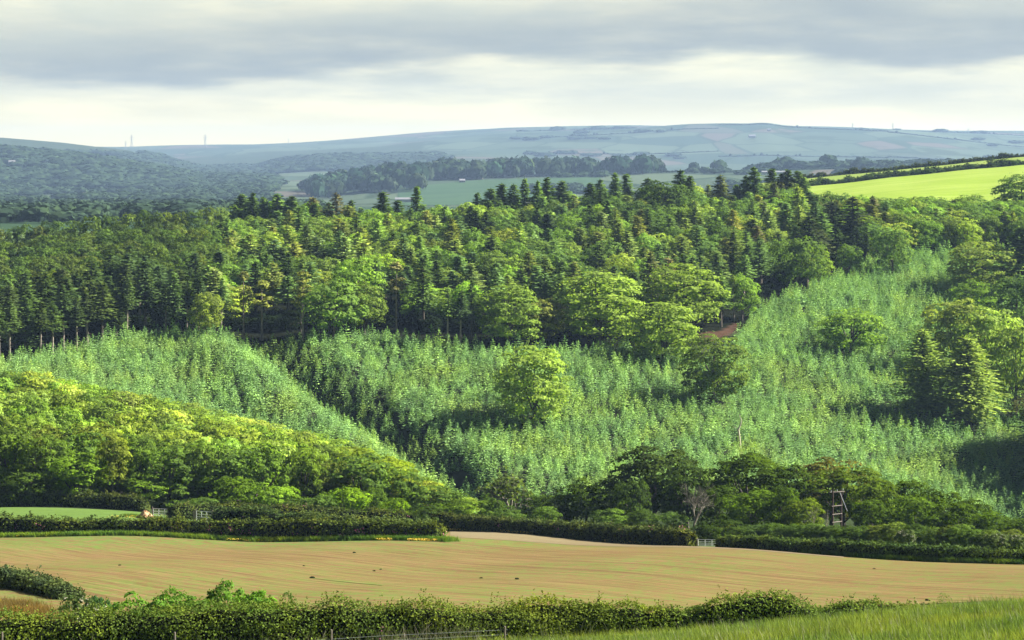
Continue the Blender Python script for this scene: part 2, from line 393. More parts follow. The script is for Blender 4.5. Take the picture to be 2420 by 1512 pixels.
zone((y >= edge - 4) & (y < 1200) & (y > 650), (0.010, 0.012, 0.007))  # floor under the wood: shade of the trees put into a near-black colour
zone((y >= edge - 4) & (y < edge + 15) & (y > 650) & (vx > 1655) & (vx < 1745), (0.065, 0.038, 0.026))
zone((y >= 1130) & (vx > 1700), (0.25, 0.36, 0.06))
zone((y >= 1200) & (vx <= 1700), (0.10, 0.15, 0.05))
zone(y > 1450, (0.035, 0.065, 0.035)) ; zone((y > 1450) & (y < 1760) & (vx > 1750), (0.16, 0.23, 0.06))
far = y > 3400; yf = y / FS
wood = np.zeros(len(V))
wood = np.maximum(wood, ((np.abs(yf - 3600) < 900) & (vx < 640)) * 0.9)
wood = np.maximum(wood, ((yf > 4400) & (yf < 6200) & (vx < 1000)) * 0.85)
wood = np.maximum(wood, ((np.abs(yf - 5000) < 700) & (vx > 460) & (vx < 1010)) * 0.9)
wood = np.maximum(wood, ((yf > 4700) & (yf < 5600) & (vx < 330)) * 0.3)
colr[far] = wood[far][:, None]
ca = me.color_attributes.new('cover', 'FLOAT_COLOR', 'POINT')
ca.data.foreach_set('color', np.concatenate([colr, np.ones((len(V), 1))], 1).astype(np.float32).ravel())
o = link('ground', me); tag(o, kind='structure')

# ------------------------------------------------------------------ field sheets
def sheet(name, vxs, near, fard, mat, off=0.14, nd=60, step=10):
    cols = np.arange(vxs[0], vxs[-1] + 1, step)
    a = np.interp(cols, vxs, near); b = np.interp(cols, vxs, fard)
    t = np.linspace(0, 1, nd)
    Y = a[None] + (b - a)[None] * t[:, None]; X = wx(cols[None], Y); Z = ground(X, Y) + off
    Vv = np.stack([X.ravel(), Y.ravel(), Z.ravel()], 1); n2 = len(cols)
    i_, j_ = np.meshgrid(np.arange(nd - 1), np.arange(n2 - 1), indexing='ij'); q_ = (i_ * n2 + j_).ravel()
    ob = link(name, mesh_np(name, Vv, np.stack([q_, q_ + 1, q_ + n2 + 1, q_ + n2], 1), mat, smooth=True))
    tag(ob, kind='structure'); return ob
def crop_mat():
    m, t, o = new_mat('drilled_soil')
    g = t.new('ShaderNodeNewGeometry'); pos = g.outputs['Position']
    ang = math.atan2(-0.85, 0.53)
    rp = t.mapping(pos, rot=(0, 0, -ang))
    # across-row coordinate
    s = t.new('ShaderNodeSeparateXYZ'); t.link(rp, s.inputs[0])
    wobn = t.noise(pos, 0.05, 2)
    acr = s.outputs[1]
    fine = t.noise(t.mapping(rp, scale=(0.05, 1.7, 0)), 1.0, 3, 0.6)
    wide = t.noise(t.mapping(rp, scale=(0.006, 0.36, 0)), 1.0, 5, 0.7)
    spk = t.noise(pos, 1.1, 6, 0.85); big = t.noise(pos, 0.018, 3); clod = t.noise(pos, 0.5, 6, 0.8)
    soil = t.mix(t.smooth(fine, 0.35, 0.65), (0.128, 0.080, 0.036, 1), (0.212, 0.142, 0.066, 1))
    soil = t.mix(t.math('MULTIPLY', t.smooth(wide, 0.50, 0.66), 0.6), soil, (0.11, 0.062, 0.033, 1))
    soil = t.mix(t.math('MULTIPLY', t.smooth(spk, 0.58, 0.70), 0.6), soil, (0.38, 0.29, 0.18, 1))
    # seedlings in bands
    gm = t.math('MULTIPLY', t.smooth(clod, 0.42, 0.56), t.math('MULTIPLY_ADD', t.smooth(big, 0.35, 0.62), 0.75, 0.30))
    gm = t.math('MULTIPLY', gm, t.math('SUBTRACT', 1.0, t.math('MULTIPLY', t.smooth(wide, 0.5, 0.62), 0.7)))
    at = t.new('ShaderNodeSeparateXYZ'); t.link(pos, at.inputs[0])
    headland = t.smooth(at.outputs[1], 300, 350)
    gm = t.math('MULTIPLY', gm, t.math('MULTIPLY_ADD', headland, 0.5, 0.75))
    cc = t.mix(t.math('MULTIPLY', gm, 0.95), soil, (0.11, 0.165, 0.038, 1))
    d = t.new('ShaderNodeBsdfDiffuse'); t.link(cc, d.inputs[0])
    b = t.new('ShaderNodeBump'); b.inputs['Strength'].default_value = 0.5; b.inputs['Distance'].default_value = 0.15; t.link(fine, b.inputs['Height']); t.link(b.outputs[0], d.inputs['Normal'])
    t.link(d.outputs[0], o.inputs[0]); return m
def stripe_mat(name, c1, c2, ang, sc_=(0.02, 0.6), stripe=None):
    m, t, o = new_mat(name)
    g = t.new('ShaderNodeNewGeometry'); pos = g.outputs['Position']
    rp = t.mapping(pos, rot=(0, 0, -ang)); f = t.noise(t.mapping(rp, scale=(sc_[0], sc_[1], 0)), 1.0, 4, 0.6); b = t.noise(pos, 0.012, 4)
    k = t.noise(pos, 1.3, 4, 0.7)
    cc = t.mix(t.smooth(t.math('MULTIPLY_ADD', f, 0.6, t.math('MULTIPLY', b, 0.4)), 0.40, 0.60), rgba(c1), rgba(c2))
    v = t.new('ShaderNodeVectorMath', operation='SCALE'); t.link(cc, v.inputs[0]); t.link(t.math('MULTIPLY_ADD', k, 0.7, 0.65), v.inputs['Scale'])
    d = t.new('ShaderNodeBsdfDiffuse'); t.link(v.outputs[0], d.inputs[0]); t.link(d.outputs[0], o.inputs[0]); return m
def rd(row): return 65000.0 / (row - 1100.0)      # distance on the near fields' slope
sheet('ploughed_field', [-700, 0, 500, 1040, 1062, 1640, 2420, 3100], [163] * 8, [rd(1271), rd(1273), rd(1280), rd(1289), rd(1250), rd(1291), rd(1337), rd(1365)], crop_mat(), nd=110, step=9)
M_STRAW = stripe_mat('stubble_strip', (0.16, 0.125, 0.07), (0.20, 0.165, 0.095), math.atan2(-0.85, 0.53), (0.05, 0.8))
sheet('stubble_strip', [1064, 1300, 1640, 2000], [rd(1276), rd(1284), rd(1299), rd(1319)], [rd(1252) , rd(1267), rd(1292), rd(1311)], M_STRAW, off=0.17, nd=20)
sheet('pasture_strip', [-700, 0, 350, 480], [405, 405, 402, 400], [447, 447, 440, 425], stripe_mat('mown_pasture', (0.09, 0.15, 0.035), (0.13, 0.20, 0.05), 0.2), off=0.16, nd=20)
sheet('barley_field', [1780, 1915, 2100, 2420, 3100], [1120, 1120, 1110, 1105, 1100], [1480, 1500, 1500, 1500, 1500], stripe_mat('ripening_crop', (0.21, 0.30, 0.04), (0.27, 0.345, 0.07), 0.12, (0.004, 0.13)), off=0.3, nd=80)
sheet('upper_field', [1780, 1915, 2420, 3100], [1530, 1530, 1530, 1530], [1700, 1700, 1700, 1700], stripe_mat('upland_grass', (0.17, 0.24, 0.05), (0.22, 0.28, 0.07), 0.1, (0.01, 0.1)), off=0.3, nd=20)

# ------------------------------------------------------------------ tree prototypes
def g_broad(seed, h=16., rad=6.5, base=0.22, nclump=84, leaf=0.35, per=56, flat=1.0, dome=0.75, span=1.8):
    r = np.random.default_rng(seed)
    hc = h * (1 - base) / 2; cz = h * base + hc
    n = nclump; k = np.arange(n) + 0.5
    ph = np.arccos(1 - span * k / n); th = np.pi * (1 + 5 ** 0.5) * k + r.normal(0, 0.25, n)
    D = np.stack([np.cos(th) * np.sin(ph), np.sin(th) * np.sin(ph), np.cos(ph)], 1)
    # broad dome outline, wider low down
    lobes = 1 + 0.13 * np.sin(2 * th + seed) + 0.10 * np.sin(3 * th + ph * 2 + seed * 1.7) + r.normal(0, 0.09, n)
    C = D * np.array([rad, rad, hc]) * (0.80 * lobes * np.where(np.arange(n) % 5 == 2, 0.55, 1.0))[:, None]
    C[:, 2] = np.sign(C[:, 2]) * np.abs(C[:, 2] / hc) ** dome * hc + cz
    cr = rad * r.uniform(0.17, 0.31, n)
    m = r.integers(int(per * 0.6), int(per * 1.4), n)
    idx = np.repeat(np.arange(n), m); N = len(idx)
    d2 = unit(r.normal(size=(N, 3)) + D[idx] * 0.8 + np.array([0, 0, 0.75]))
    rr = cr[idx] * r.uniform(0.75, 1.08, N)
    P = C[idx] + d2 * rr[:, None] * np.array([1.08, 1.08, 0.62 * flat])
    nor = d2 + D[idx] * 0.35 + r.normal(0, 0.38, (N, 3)) + np.array([0, 0, 0.25])
    s = leaf * r.uniform(0.65, 1.35, N)
    V1 = cards(P, nor, s * 0.62, s, r)
    # loose twigs breaking the outline
    M = N // 9; i2 = r.integers(0, n, M); d3 = unit(r.normal(size=(M, 3)) + D[i2])
    P2 = C[i2] + d3 * (cr[i2] * r.uniform(1.1, 1.5, M))[:, None] * np.array([1, 1, 0.7])
    V2 = cards(P2, d3 + r.normal(0, 0.7, (M, 3)), leaf * 0.45, leaf * 0.8, r)
    crown = join([V1, V2])
    tr = [tube([(0, 0, -0.8), (0.1, 0, h * base * 0.6), (0.15, 0.1, h * 0.42), (0.1, 0.2, h * 0.7)], [h * 0.03, h * 0.023, h * 0.016, h * 0.006], 7)]
    for k_ in range(9):
        i_ = r.integers(0, n); st = np.array([0.1, 0.05, h * r.uniform(base * 0.7, 0.45)]); e = C[i_]
        mid = (st + e) / 2 + np.array([0, 0, -0.04 * h])
        tr.append(tube([st, mid, e], [h * 0.011, h * 0.008, h * 0.003], 5))
    return crown, join(tr)
def g_conifer(seed, h=24., rad=3.6, base=0.32, dz=0.68, nb=11, droop=0.20, power=0.78, card=0.42, top=1.0, sparse=0.0):
    r = np.random.default_rng(seed)
    P, Nn, W, H_, Ud = [], [], [], [], []
    z = h * base
    Vs = []
    while z < h * 0.985:
        t = (z - h * base) / (h * (1 - base))
        shape = (1 - t) ** power * min(1.0, 0.55 + 3.0 * t) * top + 0.03
        L0 = rad * shape * r.uniform(0.78, 1.18)
        n = max(4, int(nb * (0.55 + 0.6 * (1 - t))))
        a0 = r.uniform(0, 6.28)
        for k in range(n):
            if r.random() < sparse: continue
            a = a0 + 6.283 * k / n + r.normal(0, 0.22); L = L0 * r.uniform(0.72, 1.2)
            dirn = np.array([math.cos(a), math.sin(a), 0]); side = np.array([-math.sin(a), math.cos(a), 0])
            up = 0.28 * t
            zb = z + r.uniform(-0.5, 0.5) * dz * 1.15
            ns = max(2, int(L / 0.6) + 1)
            for j in range(ns):
                s = (j + r.uniform(0.35, 1.0)) / ns
                p = dirn * L * s + np.array([0, 0, zb + L * (up * s - droop * s * s) + r.normal(0, 0.12)])
                p = p + side * r.normal(0, 0.16 + 0.12 * L * (1 - abs(2 * s - 1)))
                wd = card * r.uniform(0.7, 1.3) * (1.1 - 0.45 * s)
                ln = card * r.uniform(1.0, 1.7)
                nn = unit(np.array([0, 0, 0.8]) + dirn * (0.5 + 0.7 * r.random()) + r.normal(0, 0.32, 3))
                u = unit(dirn + side * r.normal(0, 0.45) + np.array([0, 0, -droop * 1.2 + up]))
                v = unit(np.cross(nn, u))
                # sprays sag at their sides
                Vs.append([p - u * ln * 0.8, p + v * wd - np.array([0, 0, 0.28 * wd]), p + u * ln, p - v * wd - np.array([0, 0, 0.28 * wd])])
        z += dz * r.uniform(0.8, 1.25) * (0.7 + 0.5 * (1 - t))
    # leader shoot
    for k in range(5):
        a = r.uniform(0, 6.28); d = np.array([math.cos(a), math.sin(a), 0]); zz = h * (0.965 + 0.008 * k)
        Vs.append([np.array([0, 0, zz - 0.4]), d * 0.13 * h / 24 + [0, 0, zz], np.array([0, 0, zz + 0.7 * h / 24]), -d * 0.13 * h / 24 + [0, 0, zz]])
    Va = np.array(Vs).reshape(-1, 3); crown = (Va, np.arange(len(Va)).reshape(-1, 4))
    tr = [tube([(0, 0, -0.8), (0, 0, h * 0.4), (0.05, 0, h * 0.97)], [h * 0.0135, h * 0.010, h * 0.002], 6)]
    for k in range(7):
        zz = h * r.uniform(base * 0.35, base * 0.95); a = r.uniform(0, 6.28); L = r.uniform(0.6, 1.5)
        tr.append(tube([(0, 0, zz), (math.cos(a) * L, math.sin(a) * L, zz + r.uniform(-0.25, 0.1))], [0.05, 0.02], 4))
    return crown, join(tr)
def g_pine(seed, h=20.):
    r = np.random.default_rng(seed)
    n = 26; t = np.sort(r.uniform(0, 1, n)); a = r.uniform(0, 6.28, n)
    C = np.stack([np.cos(a) * (1 - t) ** 0.6 * 3.2 * r.uniform(.4, 1, n), np.sin(a) * (1 - t) ** 0.6 * 3.2 * r.uniform(.4, 1, n), h * (0.47 + 0.5 * t)], 1)
    idx = np.repeat(np.arange(n), 22); N = len(idx)
    d = unit(r.normal(size=(N, 3)) + [0, 0, 0.4])
    P = C[idx] + d * np.array([1.15, 1.15, 0.42]) * r.uniform(.5, 1.1, N)[:, None]
    crown = cards(P, d + [0, 0, 0.7] + r.normal(0, .3, (N, 3)), 0.24, 0.42, r)
    tr = [tube([(0, 0, -0.8), (0.1, 0, h * 0.5), (0, 0.1, h * 0.97)], [0.27, 0.19, 0.05], 6)]
    for i in range(n): tr.append(tube([(0, 0, C[i][2] - 0.4), C[i]], [0.07, 0.03], 4))
    return crown, join(tr)
def g_young(seed, h=4.6):
    r = np.random.default_rng(seed); Vs = []
    z = 0.25
    while z < h * 0.95:
        t = z / h; L0 = 1.65 * (1 - t) ** 1.0 + 0.08; n = 8 if t < 0.5 else 5; a0 = r.uniform(0, 6.28)
        for k in range(n):
            a = a0 + 6.283 * k / n + r.normal(0, 0.3); L = L0 * r.uniform(0.75, 1.2)
            dn = np.array([math.cos(a), math.sin(a), 0]); sd = np.array([-math.sin(a), math.cos(a), 0])
            for s in ((0.3, 0.65, 0.97) if L > 0.6 else (0.45, 0.95)):
                p = dn * L * s + np.array([0, 0, z + 0.12 * L * s + r.normal(0, .09)]) + sd * r.normal(0, 0.12)
                u = unit(dn + [0, 0, 0.05] + sd * r.normal(0, .4)); nn = unit(np.array([0, 0, 0.9]) + dn * 1.0 + r.normal(0, .3, 3)); v = unit(np.cross(nn, u))
                w_ = r.uniform(0.11, 0.19) * (1.15 - 0.5 * t); l_ = r.uniform(0.22, 0.38) * (1.1 - 0.4 * t) * (0.6 + 0.4 * L)
                Vs.append([p - u * l_ * .7, p + v * w_, p + u * l_, p - v * w_])
        z += 0.44 * r.uniform(.8, 1.2)
    for k in range(2):
        a = k * 1.57; d = np.array([math.cos(a), math.sin(a), 0]) * 0.08
        Vs.append([np.array([0, 0, h * .6]), d + [0, 0, h * .88], np.array([0, 0, h * 1.04]), -d + [0, 0, h * .92]])
    Va = np.array(Vs).reshape(-1, 3); return Va, np.arange(len(Va)).reshape(-1, 4)
def g_bare(seed, h=9., spread=0.55, depth=5, r0=0.2, bushy=3):
    r = np.random.default_rng(seed); parts = []
    def grow(p, d, L, R, lev):
        mid = p + d * L * 0.5 + r.normal(0, L * 0.04, 3); e = p + d * L + r.normal(0, L * 0.04, 3)
        parts.append(tube([p, mid, e], [R, R * 0.8, R * 0.6], 5 if lev < 3 else 3))
        if lev >= depth: return
        for k in range(bushy if lev else bushy + 1):
            nd = unit(d + r.normal(0, spread, 3) + np.array([0, 0, 0.12])); grow(p + (e - p) * r.uniform(0.6, 1.0), nd, L * r.uniform(0.6, 0.85), R * 0.58, lev + 1)
    grow(np.array([0, 0, -0.5]), np.array([0.03, 0, 1.0]), h * 0.30, r0, 0)
    return join(parts)

PROTO = {}
def proto(kind, i, gen, lmat):
    (cv, cq), (tv, tq) = gen
    PROTO.setdefault(kind, []).append((mesh_np('crown', cv, cq, lmat), mesh_np('trunk', tv, tq, M_BARK if kind not in ('edgespruce', 'pine') else M_PALEBARK), float(cv[:, 2].max()), float(np.percentile(np.abs(cv[:, 0]), 98))))
for i in range(4): proto('broad', i, g_broad(10 + i, 16, 6.5, 0.13), M_LEAF)
for i in range(3): proto('beech', i, g_broad(30 + i, 18, 7.0, 0.02, span=1.9, nclump=135, per=52, flat=0.7, dome=0.85, leaf=0.36), M_LEAF)
for i in range(3): proto('canopy', i, g_broad(40 + i, 16, 5.6, 0.30, nclump=60, per=44, leaf=0.38, flat=0.85), M_LEAF)
for i in range(3): proto('bush', i, g_broad(50 + i, 9, 5.0, 0.04, nclump=76, per=52, leaf=0.28, dome=0.7), M_LEAF)
for i in range(4): proto('spruce', i, g_conifer(60 + i, 24, 3.7, 0.34 + 0.04 * (i % 3)), M_NEEDLE)
for i in range(3): proto('edgespruce', i, g_conifer(160 + i, 24, 3.6, 0.50), M_NEEDLE)
for i in range(3): proto('fir', i, g_conifer(70 + i, 22, 4.3, 0.10, nb=12, droop=0.12, power=0.66, card=0.55), M_NEEDLE)
for i in range(3): proto('larch', i, g_conifer(80 + i, 23, 4.2, 0.22, nb=11, dz=0.72, droop=0.10, power=0.6, card=0.46, sparse=0.08), M_NEEDLE)
for i in range(3): proto('widelarch', i, g_conifer(120 + i, 25, 6.2, 0.10, nb=21, dz=0.52, droop=0.16, power=0.58, card=0.36, sparse=0.12), M_NEEDLE)
for i in range(2): proto('pine', i, g_pine(90 + i), M_NEEDLE)
young_np = [g_young(100 + i) for i in range(6)]
KINDNAME = {'broad': 'broadleaf_tree', 'beech': 'beech_tree', 'canopy': 'broadleaf_tree', 'bush': 'shrub', 'spruce': 'spruce_tree', 'edgespruce': 'spruce_tree', 'fir': 'fir_tree', 'larch': 'larch_tree', 'widelarch': 'larch_tree', 'pine': 'pine_tree'}
CAT = {'shrub': 'shrub'}
ALLTREES = []
SCREEN = []
def tree(kind, x, y, h, wid=None, col=(0.08, 0.13, 0.03), label=None, group=None, name=None, lean=0.0, zbase=None, info=None):
    col = (max(col[0], 0.60 * col[1]) * 1.08, col[1] * 1.08, col[2])
    ps = PROTO[kind]; i = random.randrange(len(ps)); cm, tm, ph, pw = ps[i]
    s = h / ph; sw = s if wid is None else (wid / 2) / pw
    nm = name or KINDNAME[kind]
    e = link(nm, None); e.empty_display_size = 0.5
    zz = float(ground(x, y)) if zbase is None else zbase
    e.location = (x, y, zz); e.rotation_euler = (lean * random.uniform(-1, 1), lean * random.uniform(-1, 1), random.uniform(0, 6.28)); e.scale = (sw, sw, s)
    c = link('crown', cm, e, col=col); t = link('trunk', tm, e)
    tag(e, label, CAT.get(nm, 'tree'), group)
    e['_k'] = 0; del e['_k']
    rec = dict(o=e, kind=kind, name=nm, x=x, y=y, h=h, vx=CX + F * x / y, top=rowof(x, y, zz + h), col=col, label=label, group=group, info=info)
    ALLTREES.append(rec)
    return e
def vtree(kind, vx, top, d, wV, col, label=None, group=None, **kw):
    x = wx(vx, d); z = float(ground(x, d)); h = zr(top, d) - z
    return tree(kind, x, d, max(h, 1.5), wV * d / F, col, label, group, **kw)
def jit(c, a=0.14):
    k = 1 + random.uniform(-a, a); return (c[0] * k * (1 + random.uniform(-a, a)), c[1] * k, c[2] * k * (1 + random.uniform(-a, a)))

# colours (albedo)
C_YG = (0.22, 0.31, 0.065); C_OLIVE = (0.15, 0.22, 0.05); C_GREEN = (0.13, 0.21, 0.05); C_BRIGHT = (0.17, 0.275, 0.05)
C_DARK = (0.05, 0.10, 0.035); C_SPR = (0.095, 0.165, 0.05); C_SPRB = (0.11, 0.22, 0.075); C_LARCH = (0.22, 0.31, 0.085); C_BRN = (0.14, 0.15, 0.07)

# ------------------------------------------------------------------ named trees standing in and around the plantation
HERO = []   # (vx, base row, top row, width, kind, colour, label, landmark phrase)
def hero(vx, base, top, wV, kind, col, label, phrase=None, lo=590, hi=1120, group=None):
    d = find_d(vx, base, lo, hi)
    vtree(kind, vx, top, d, wV, col, label, group)
    HERO.append((wx(vx, d), d, wV * d / F / 2))
    if phrase: LM.append((vx, (top + base) / 2 - 30, phrase))
LM = []
hero(1262, 1003, 806, 172, 'beech', C_YG, 'tall domed beech alone in the middle of the young plantation, long shadow to its left', 'the tall lone beech')
hero(1685, 955, 780, 160, 'beech', C_OLIVE, 'rounded olive-green beech standing alone in the plantation right of the tall lone beech', 'the olive lone beech')
hero(1567, 856, 706, 156, 'beech', C_YG, 'yellow-green beech with its dark trunk showing, in front of the big rounded beech', 'the beech with bare trunk')
hero(1615, 780, 616, 176, 'beech', C_YG, 'big yellow-green beech at the wood edge, behind the beech with the dark bare trunk', 'the big rounded beech')
hero(1412, 815, 632, 205, 'beech', C_YG, 'widest of the pale yellow-green beeches along the lower edge of the mixed wood', 'the widest pale beech')
hero(1286, 815, 702, 112, 'broad', (0.21, 0.235, 0.07), 'small pale spreading tree wedged between two beeches above the tall lone beech', 'the small pale tree')
hero(1200, 815, 666, 140, 'beech', C_OLIVE, 'olive-tinged beech at the wood edge, left of the small pale spreading tree', 'the olive edge beech')
hero(487, 800, 686, 84, 'broad', (0.17, 0.22, 0.05), 'small bright round tree standing out against the dark trunks at the left wood edge', 'the small bright edge tree')
hero(2012, 838, 726, 150, 'broad', C_BRIGHT, 'bright green spreading tree alone high in the right half of the plantation', 'the bright green lone tree')
hero(2322, 692, 566, 156, 'beech', (0.23, 0.30, 0.075), 'pale domed beech at the top right of the plantation near the picture edge', 'the pale dome beech')
hero(1885, 690, 556, 116, 'broad', C_GREEN, 'green leafy oak in front of the dark conifers where the plantation climbs right', 'the leafy green oak')
hero(2110, 650, 530, 80, 'broad', C_GREEN, 'narrow upright green tree at the top edge of the plantation', 'the narrow green tree')
hero(2008, 650, 575, 62, 'broad', C_GREEN, 'small green tree at the plantation top, left of the narrow upright green tree')
hero(790, 800, 655, 150, 'broad', C_GREEN, 'broad green oak at the lower edge of the wood right of the lit pines', 'the broad green oak')
hero(862, 790, 664, 96, 'broad', (0.14, 0.20, 0.05), 'light green spreading oak at the wood edge, right of the broad green oak', 'the light spreading oak')
hero(845, 760, 600, 120, 'broad', C_BRIGHT, 'bright rounded tree behind the broad green oak in the wood', 'the bright rounded tree')
hero(576, 805, 640, 46, 'pine', (0.20, 0.22, 0.07), 'slim sunlit pine on a bare trunk, leftmost of the four lit pines', 'the leftmost lit pine', group='sunlit pines at the wood edge')
hero(619, 805, 662, 58, 'pine', (0.22, 0.25, 0.06), 'round-topped sunlit pine on a bare pale trunk, second of the four lit pines', 'the round-topped pine', group='sunlit pines at the wood edge')
hero(716, 805, 640, 64, 'pine', (0.22, 0.25, 0.06), 'tallest sunlit pine with pale bare trunk, third of the four lit pines', 'the tallest lit pine', group='sunlit pines at the wood edge')
hero(937, 785, 618, 50, 'pine', (0.20, 0.20, 0.09), 'ragged pale pine with layered branches before the dark trunks, rightmost of the four lit pines', 'the ragged pale pine', group='sunlit pines at the wood edge')
hero(1000, 785, 600, 62, 'spruce', C_SPR, 'dark spruce clothed in olive sprays, just right of the ragged pale pine')
hero(343, 785, 598, 62, 'spruce', (0.05, 0.09, 0.035), 'spruce on a pale bare trunk standing at the left wood edge, clear of its neighbours', 'the pale-trunked spruce')
hero(2180, 985, 772, 120, 'widelarch', (0.24, 0.34, 0.075), 'tall larch at the left end of the conifer clump on the right', 'the clump-end larch')  # clump leaves coloured brighter for the yellow sunlight their backlit faces lack
hero(2285, 1005, 792, 150, 'widelarch', (0.27, 0.37, 0.08), 'broad yellow-green larch at the front of the conifer clump on the right', 'the broad clump larch')
hero(2402, 990, 750, 130, 'broad', (0.24, 0.33, 0.07), 'tall leafy tree at the right picture edge in the conifer clump', 'the picture-edge tree')
hero(2258, 880, 700, 150, 'broad', (0.24, 0.30, 0.08), 'pale flat-topped tree at the back of the right conifer clump', 'the pale flat-topped tree')
hero(2330, 900, 715, 140, 'broad', (0.24, 0.33, 0.08), 'light green bushy larch at the back of the right conifer clump')
hero(2405, 800, 640, 140, 'broad', (0.09, 0.15, 0.045), 'dark broadleaf tree at the right edge behind the conifer clump', 'the dark right-edge tree')
hero(2300, 760, 660, 110, 'broad', (0.14, 0.23, 0.04), 'small bright tree below the pale domed beech on the right')
hero(2425, 1005, 930, 80, 'broad', C_BRN, 'low brownish half-bare tree at the right edge below the conifer clump')
hero(2418, 700, 530, 110, 'fir', C_SPR, 'dark evergreen at the right edge beside the pale domed beech')
# beyond the frame on the right: the rest of that clump, seen through the shade it casts
for k, (vx_, b_, t_) in enumerate([(2640, 1080, 840), (2505, 1085, 850), (2510, 1130, 890), (2560, 1100, 860), (2500, 1170, 950), (2580, 1060, 830), (2560, 1120, 900), (2660, 1150, 920), (2760, 1100, 860), (2850, 1150, 900), (2530, 1090, 900), (2760, 1200, 960), (2520, 1120, 920), (2590, 1180, 980), (2620, 1210, 1000), (2700, 1230, 1010), (2690, 1090, 870), (2850, 1050, 830)]):
    hero(vx_, b_, t_ - 25, 150, 'widelarch', C_SPR, 'conifer of the right-hand clump standing beyond the picture edge', group='conifers beyond the right picture edge')

# ------------------------------------------------------------------ the mixed wood above the plantation
def interp(x, pts): a = np.array(pts, float); return float(np.interp(x, a[:, 0], a[:, 1]))
EDGE = [(-300, 690), (0, 704), (300, 748), (480, 752), (600, 752), (900, 760), (1080, 752), (1200, 750), (1400, 766), (1560, 790), (1700, 815), (1800, 862), (1900, 910), (2100, 985), (2420, 1005), (2700, 1010)]
SKYLINE = [(-300, 545), (0, 530), (120, 515), (300, 494), (480, 486), (530, 488), (560, 470), (660, 462), (760, 468), (860, 482), (960, 486), (1040, 488), (1085, 482), (1150, 470), (1250, 455), (1400, 450), (1500, 430), (1700, 428), (1890, 428), (1925, 452), (2000, 452), (2100, 466), (2200, 462), (2300, 470), (2420, 470), (2700, 470)]
BACK = [(-300, 1020), (480, 1040), (560, 1110), (1000, 1110), (1400, 1140), (1880, 1150), (1960, 1085), (2100, 1085), (2420, 1080), (2700, 1080)]
placed = [(h_[0], h_[1], h_[2]) for h_ in HERO]
for ri in range(13):
    t0 = (ri / 12.0) ** 0.95
    vx_ = -130.0 + random.uniform(0, 25)
    while vx_ < 2460:
        e_, b_ = interp(vx_, EDGE), interp(vx_, BACK)
        if b_ - e_ < 60 and ri > 5: vx_ += 60; continue
        if (b_ - e_) < 160 and ri % 2: vx_ += 60; continue
        d = e_ + (b_ - e_) * t0 + random.uniform(-6, 6)
        x = wx(vx_, d)
        # what grows where
        u = random.random()
        if vx_ < 520:
            kind = 'spruce' if ri < 4 and u < 0.85 else ('canopy' if u < 0.85 or ri > 5 else 'larch')
        elif vx_ < 1060:
            kind = 'spruce' if ri < 3 and u < 0.7 else ('larch' if u < 0.24 else 'fir' if u < 0.30 else 'spruce' if u < 0.40 else 'broad')
        elif vx_ < 1920:
            kind = 'spruce' if ri < 3 and u < 0.75 else ('spruce' if u < 0.20 else 'larch' if u < 0.38 else 'broad' if u < 0.93 else 'fir')
        elif vx_ < 2080:
            kind = 'spruce' if u < 0.65 else 'broad'
        else:
            kind = 'broad' if u < 0.85 else 'larch'
        top = interp(vx_, SKYLINE)
        g = float(ground(x, d))
        hmax = zr(top, d) - g
        if kind in ('broad', 'canopy'):
            h = random.uniform(15, 20); wid = random.uniform(11, 16) if kind == 'broad' else random.uniform(9, 12)
        else:
            h = random.uniform(17, 25); wid = random.uniform(9.5, 13)
            if ri == 0: h = random.uniform(18, 24); wid = random.uniform(6, 9)
        if vx_ > 1950: h = min(h, 17.0)
        h = min(h, hmax + random.uniform(-1.5, 1.0))
        if t0 > 0.97: h = hmax + random.uniform(-2.0, 0.8)
        h = max(h, 7.0)
        if kind == 'canopy': col = random.choice([(0.095, 0.15, 0.035), (0.11, 0.16, 0.04), (0.075, 0.125, 0.035)])
        elif kind == 'broad': col = random.choice([C_GREEN, C_GREEN, C_BRIGHT, C_OLIVE, C_YG] if vx_ < 1100 else [C_GREEN, C_BRIGHT, (0.075, 0.15, 0.045), (0.12, 0.19, 0.06), C_YG])
        elif kind == 'larch': col = random.choice([C_LARCH, C_LARCH, (0.16, 0.25, 0.09), (0.21, 0.26, 0.07)]) if vx_ > 480 else (0.10, 0.15, 0.05)
        else: col = random.choice([C_SPR, C_SPRB, C_DARK, (0.15, 0.21, 0.055), C_BRN if vx_ > 1500 else C_SPR])
        if vx_ < 480 and kind == 'spruce': col = random.choice([(0.06, 0.105, 0.035), (0.075, 0.125, 0.04)])
        ok = all((x - a) ** 2 + ((d - b) * 0.8) ** 2 > (0.75 * c_ + wid * 0.22) ** 2 for a, b, c_ in placed[:40])
        if ri <= 1 and kind == 'spruce' and random.random() < 0.85: kind = 'edgespruce'
        # keep hero trees in the open: nothing right in front of them
        for a, b, c_ in placed[:32]:
            if abs(x - a * d / b) < c_ * 0.9 + wid * 0.3 and d < b + 3: ok = False
        if ok and vx_ > -150:
            tree(kind, x, d, h, wid, jit(tuple(c_ * (1.15 if vx_ > 480 else 1.0) for c_ in col), 0.2), info=('wood', ri), lean=0.03, name='beech_tree' if kind == 'canopy' else 'oak_tree' if kind == 'broad' else None)  # leaf colour lifted where the wood is sunlit, not in the left corner
        vx_ += (wid * (0.62 if kind in ('broad', 'canopy') else 0.74 if ri > 3 else 0.6)) * F / d * random.uniform(0.85, 1.15)

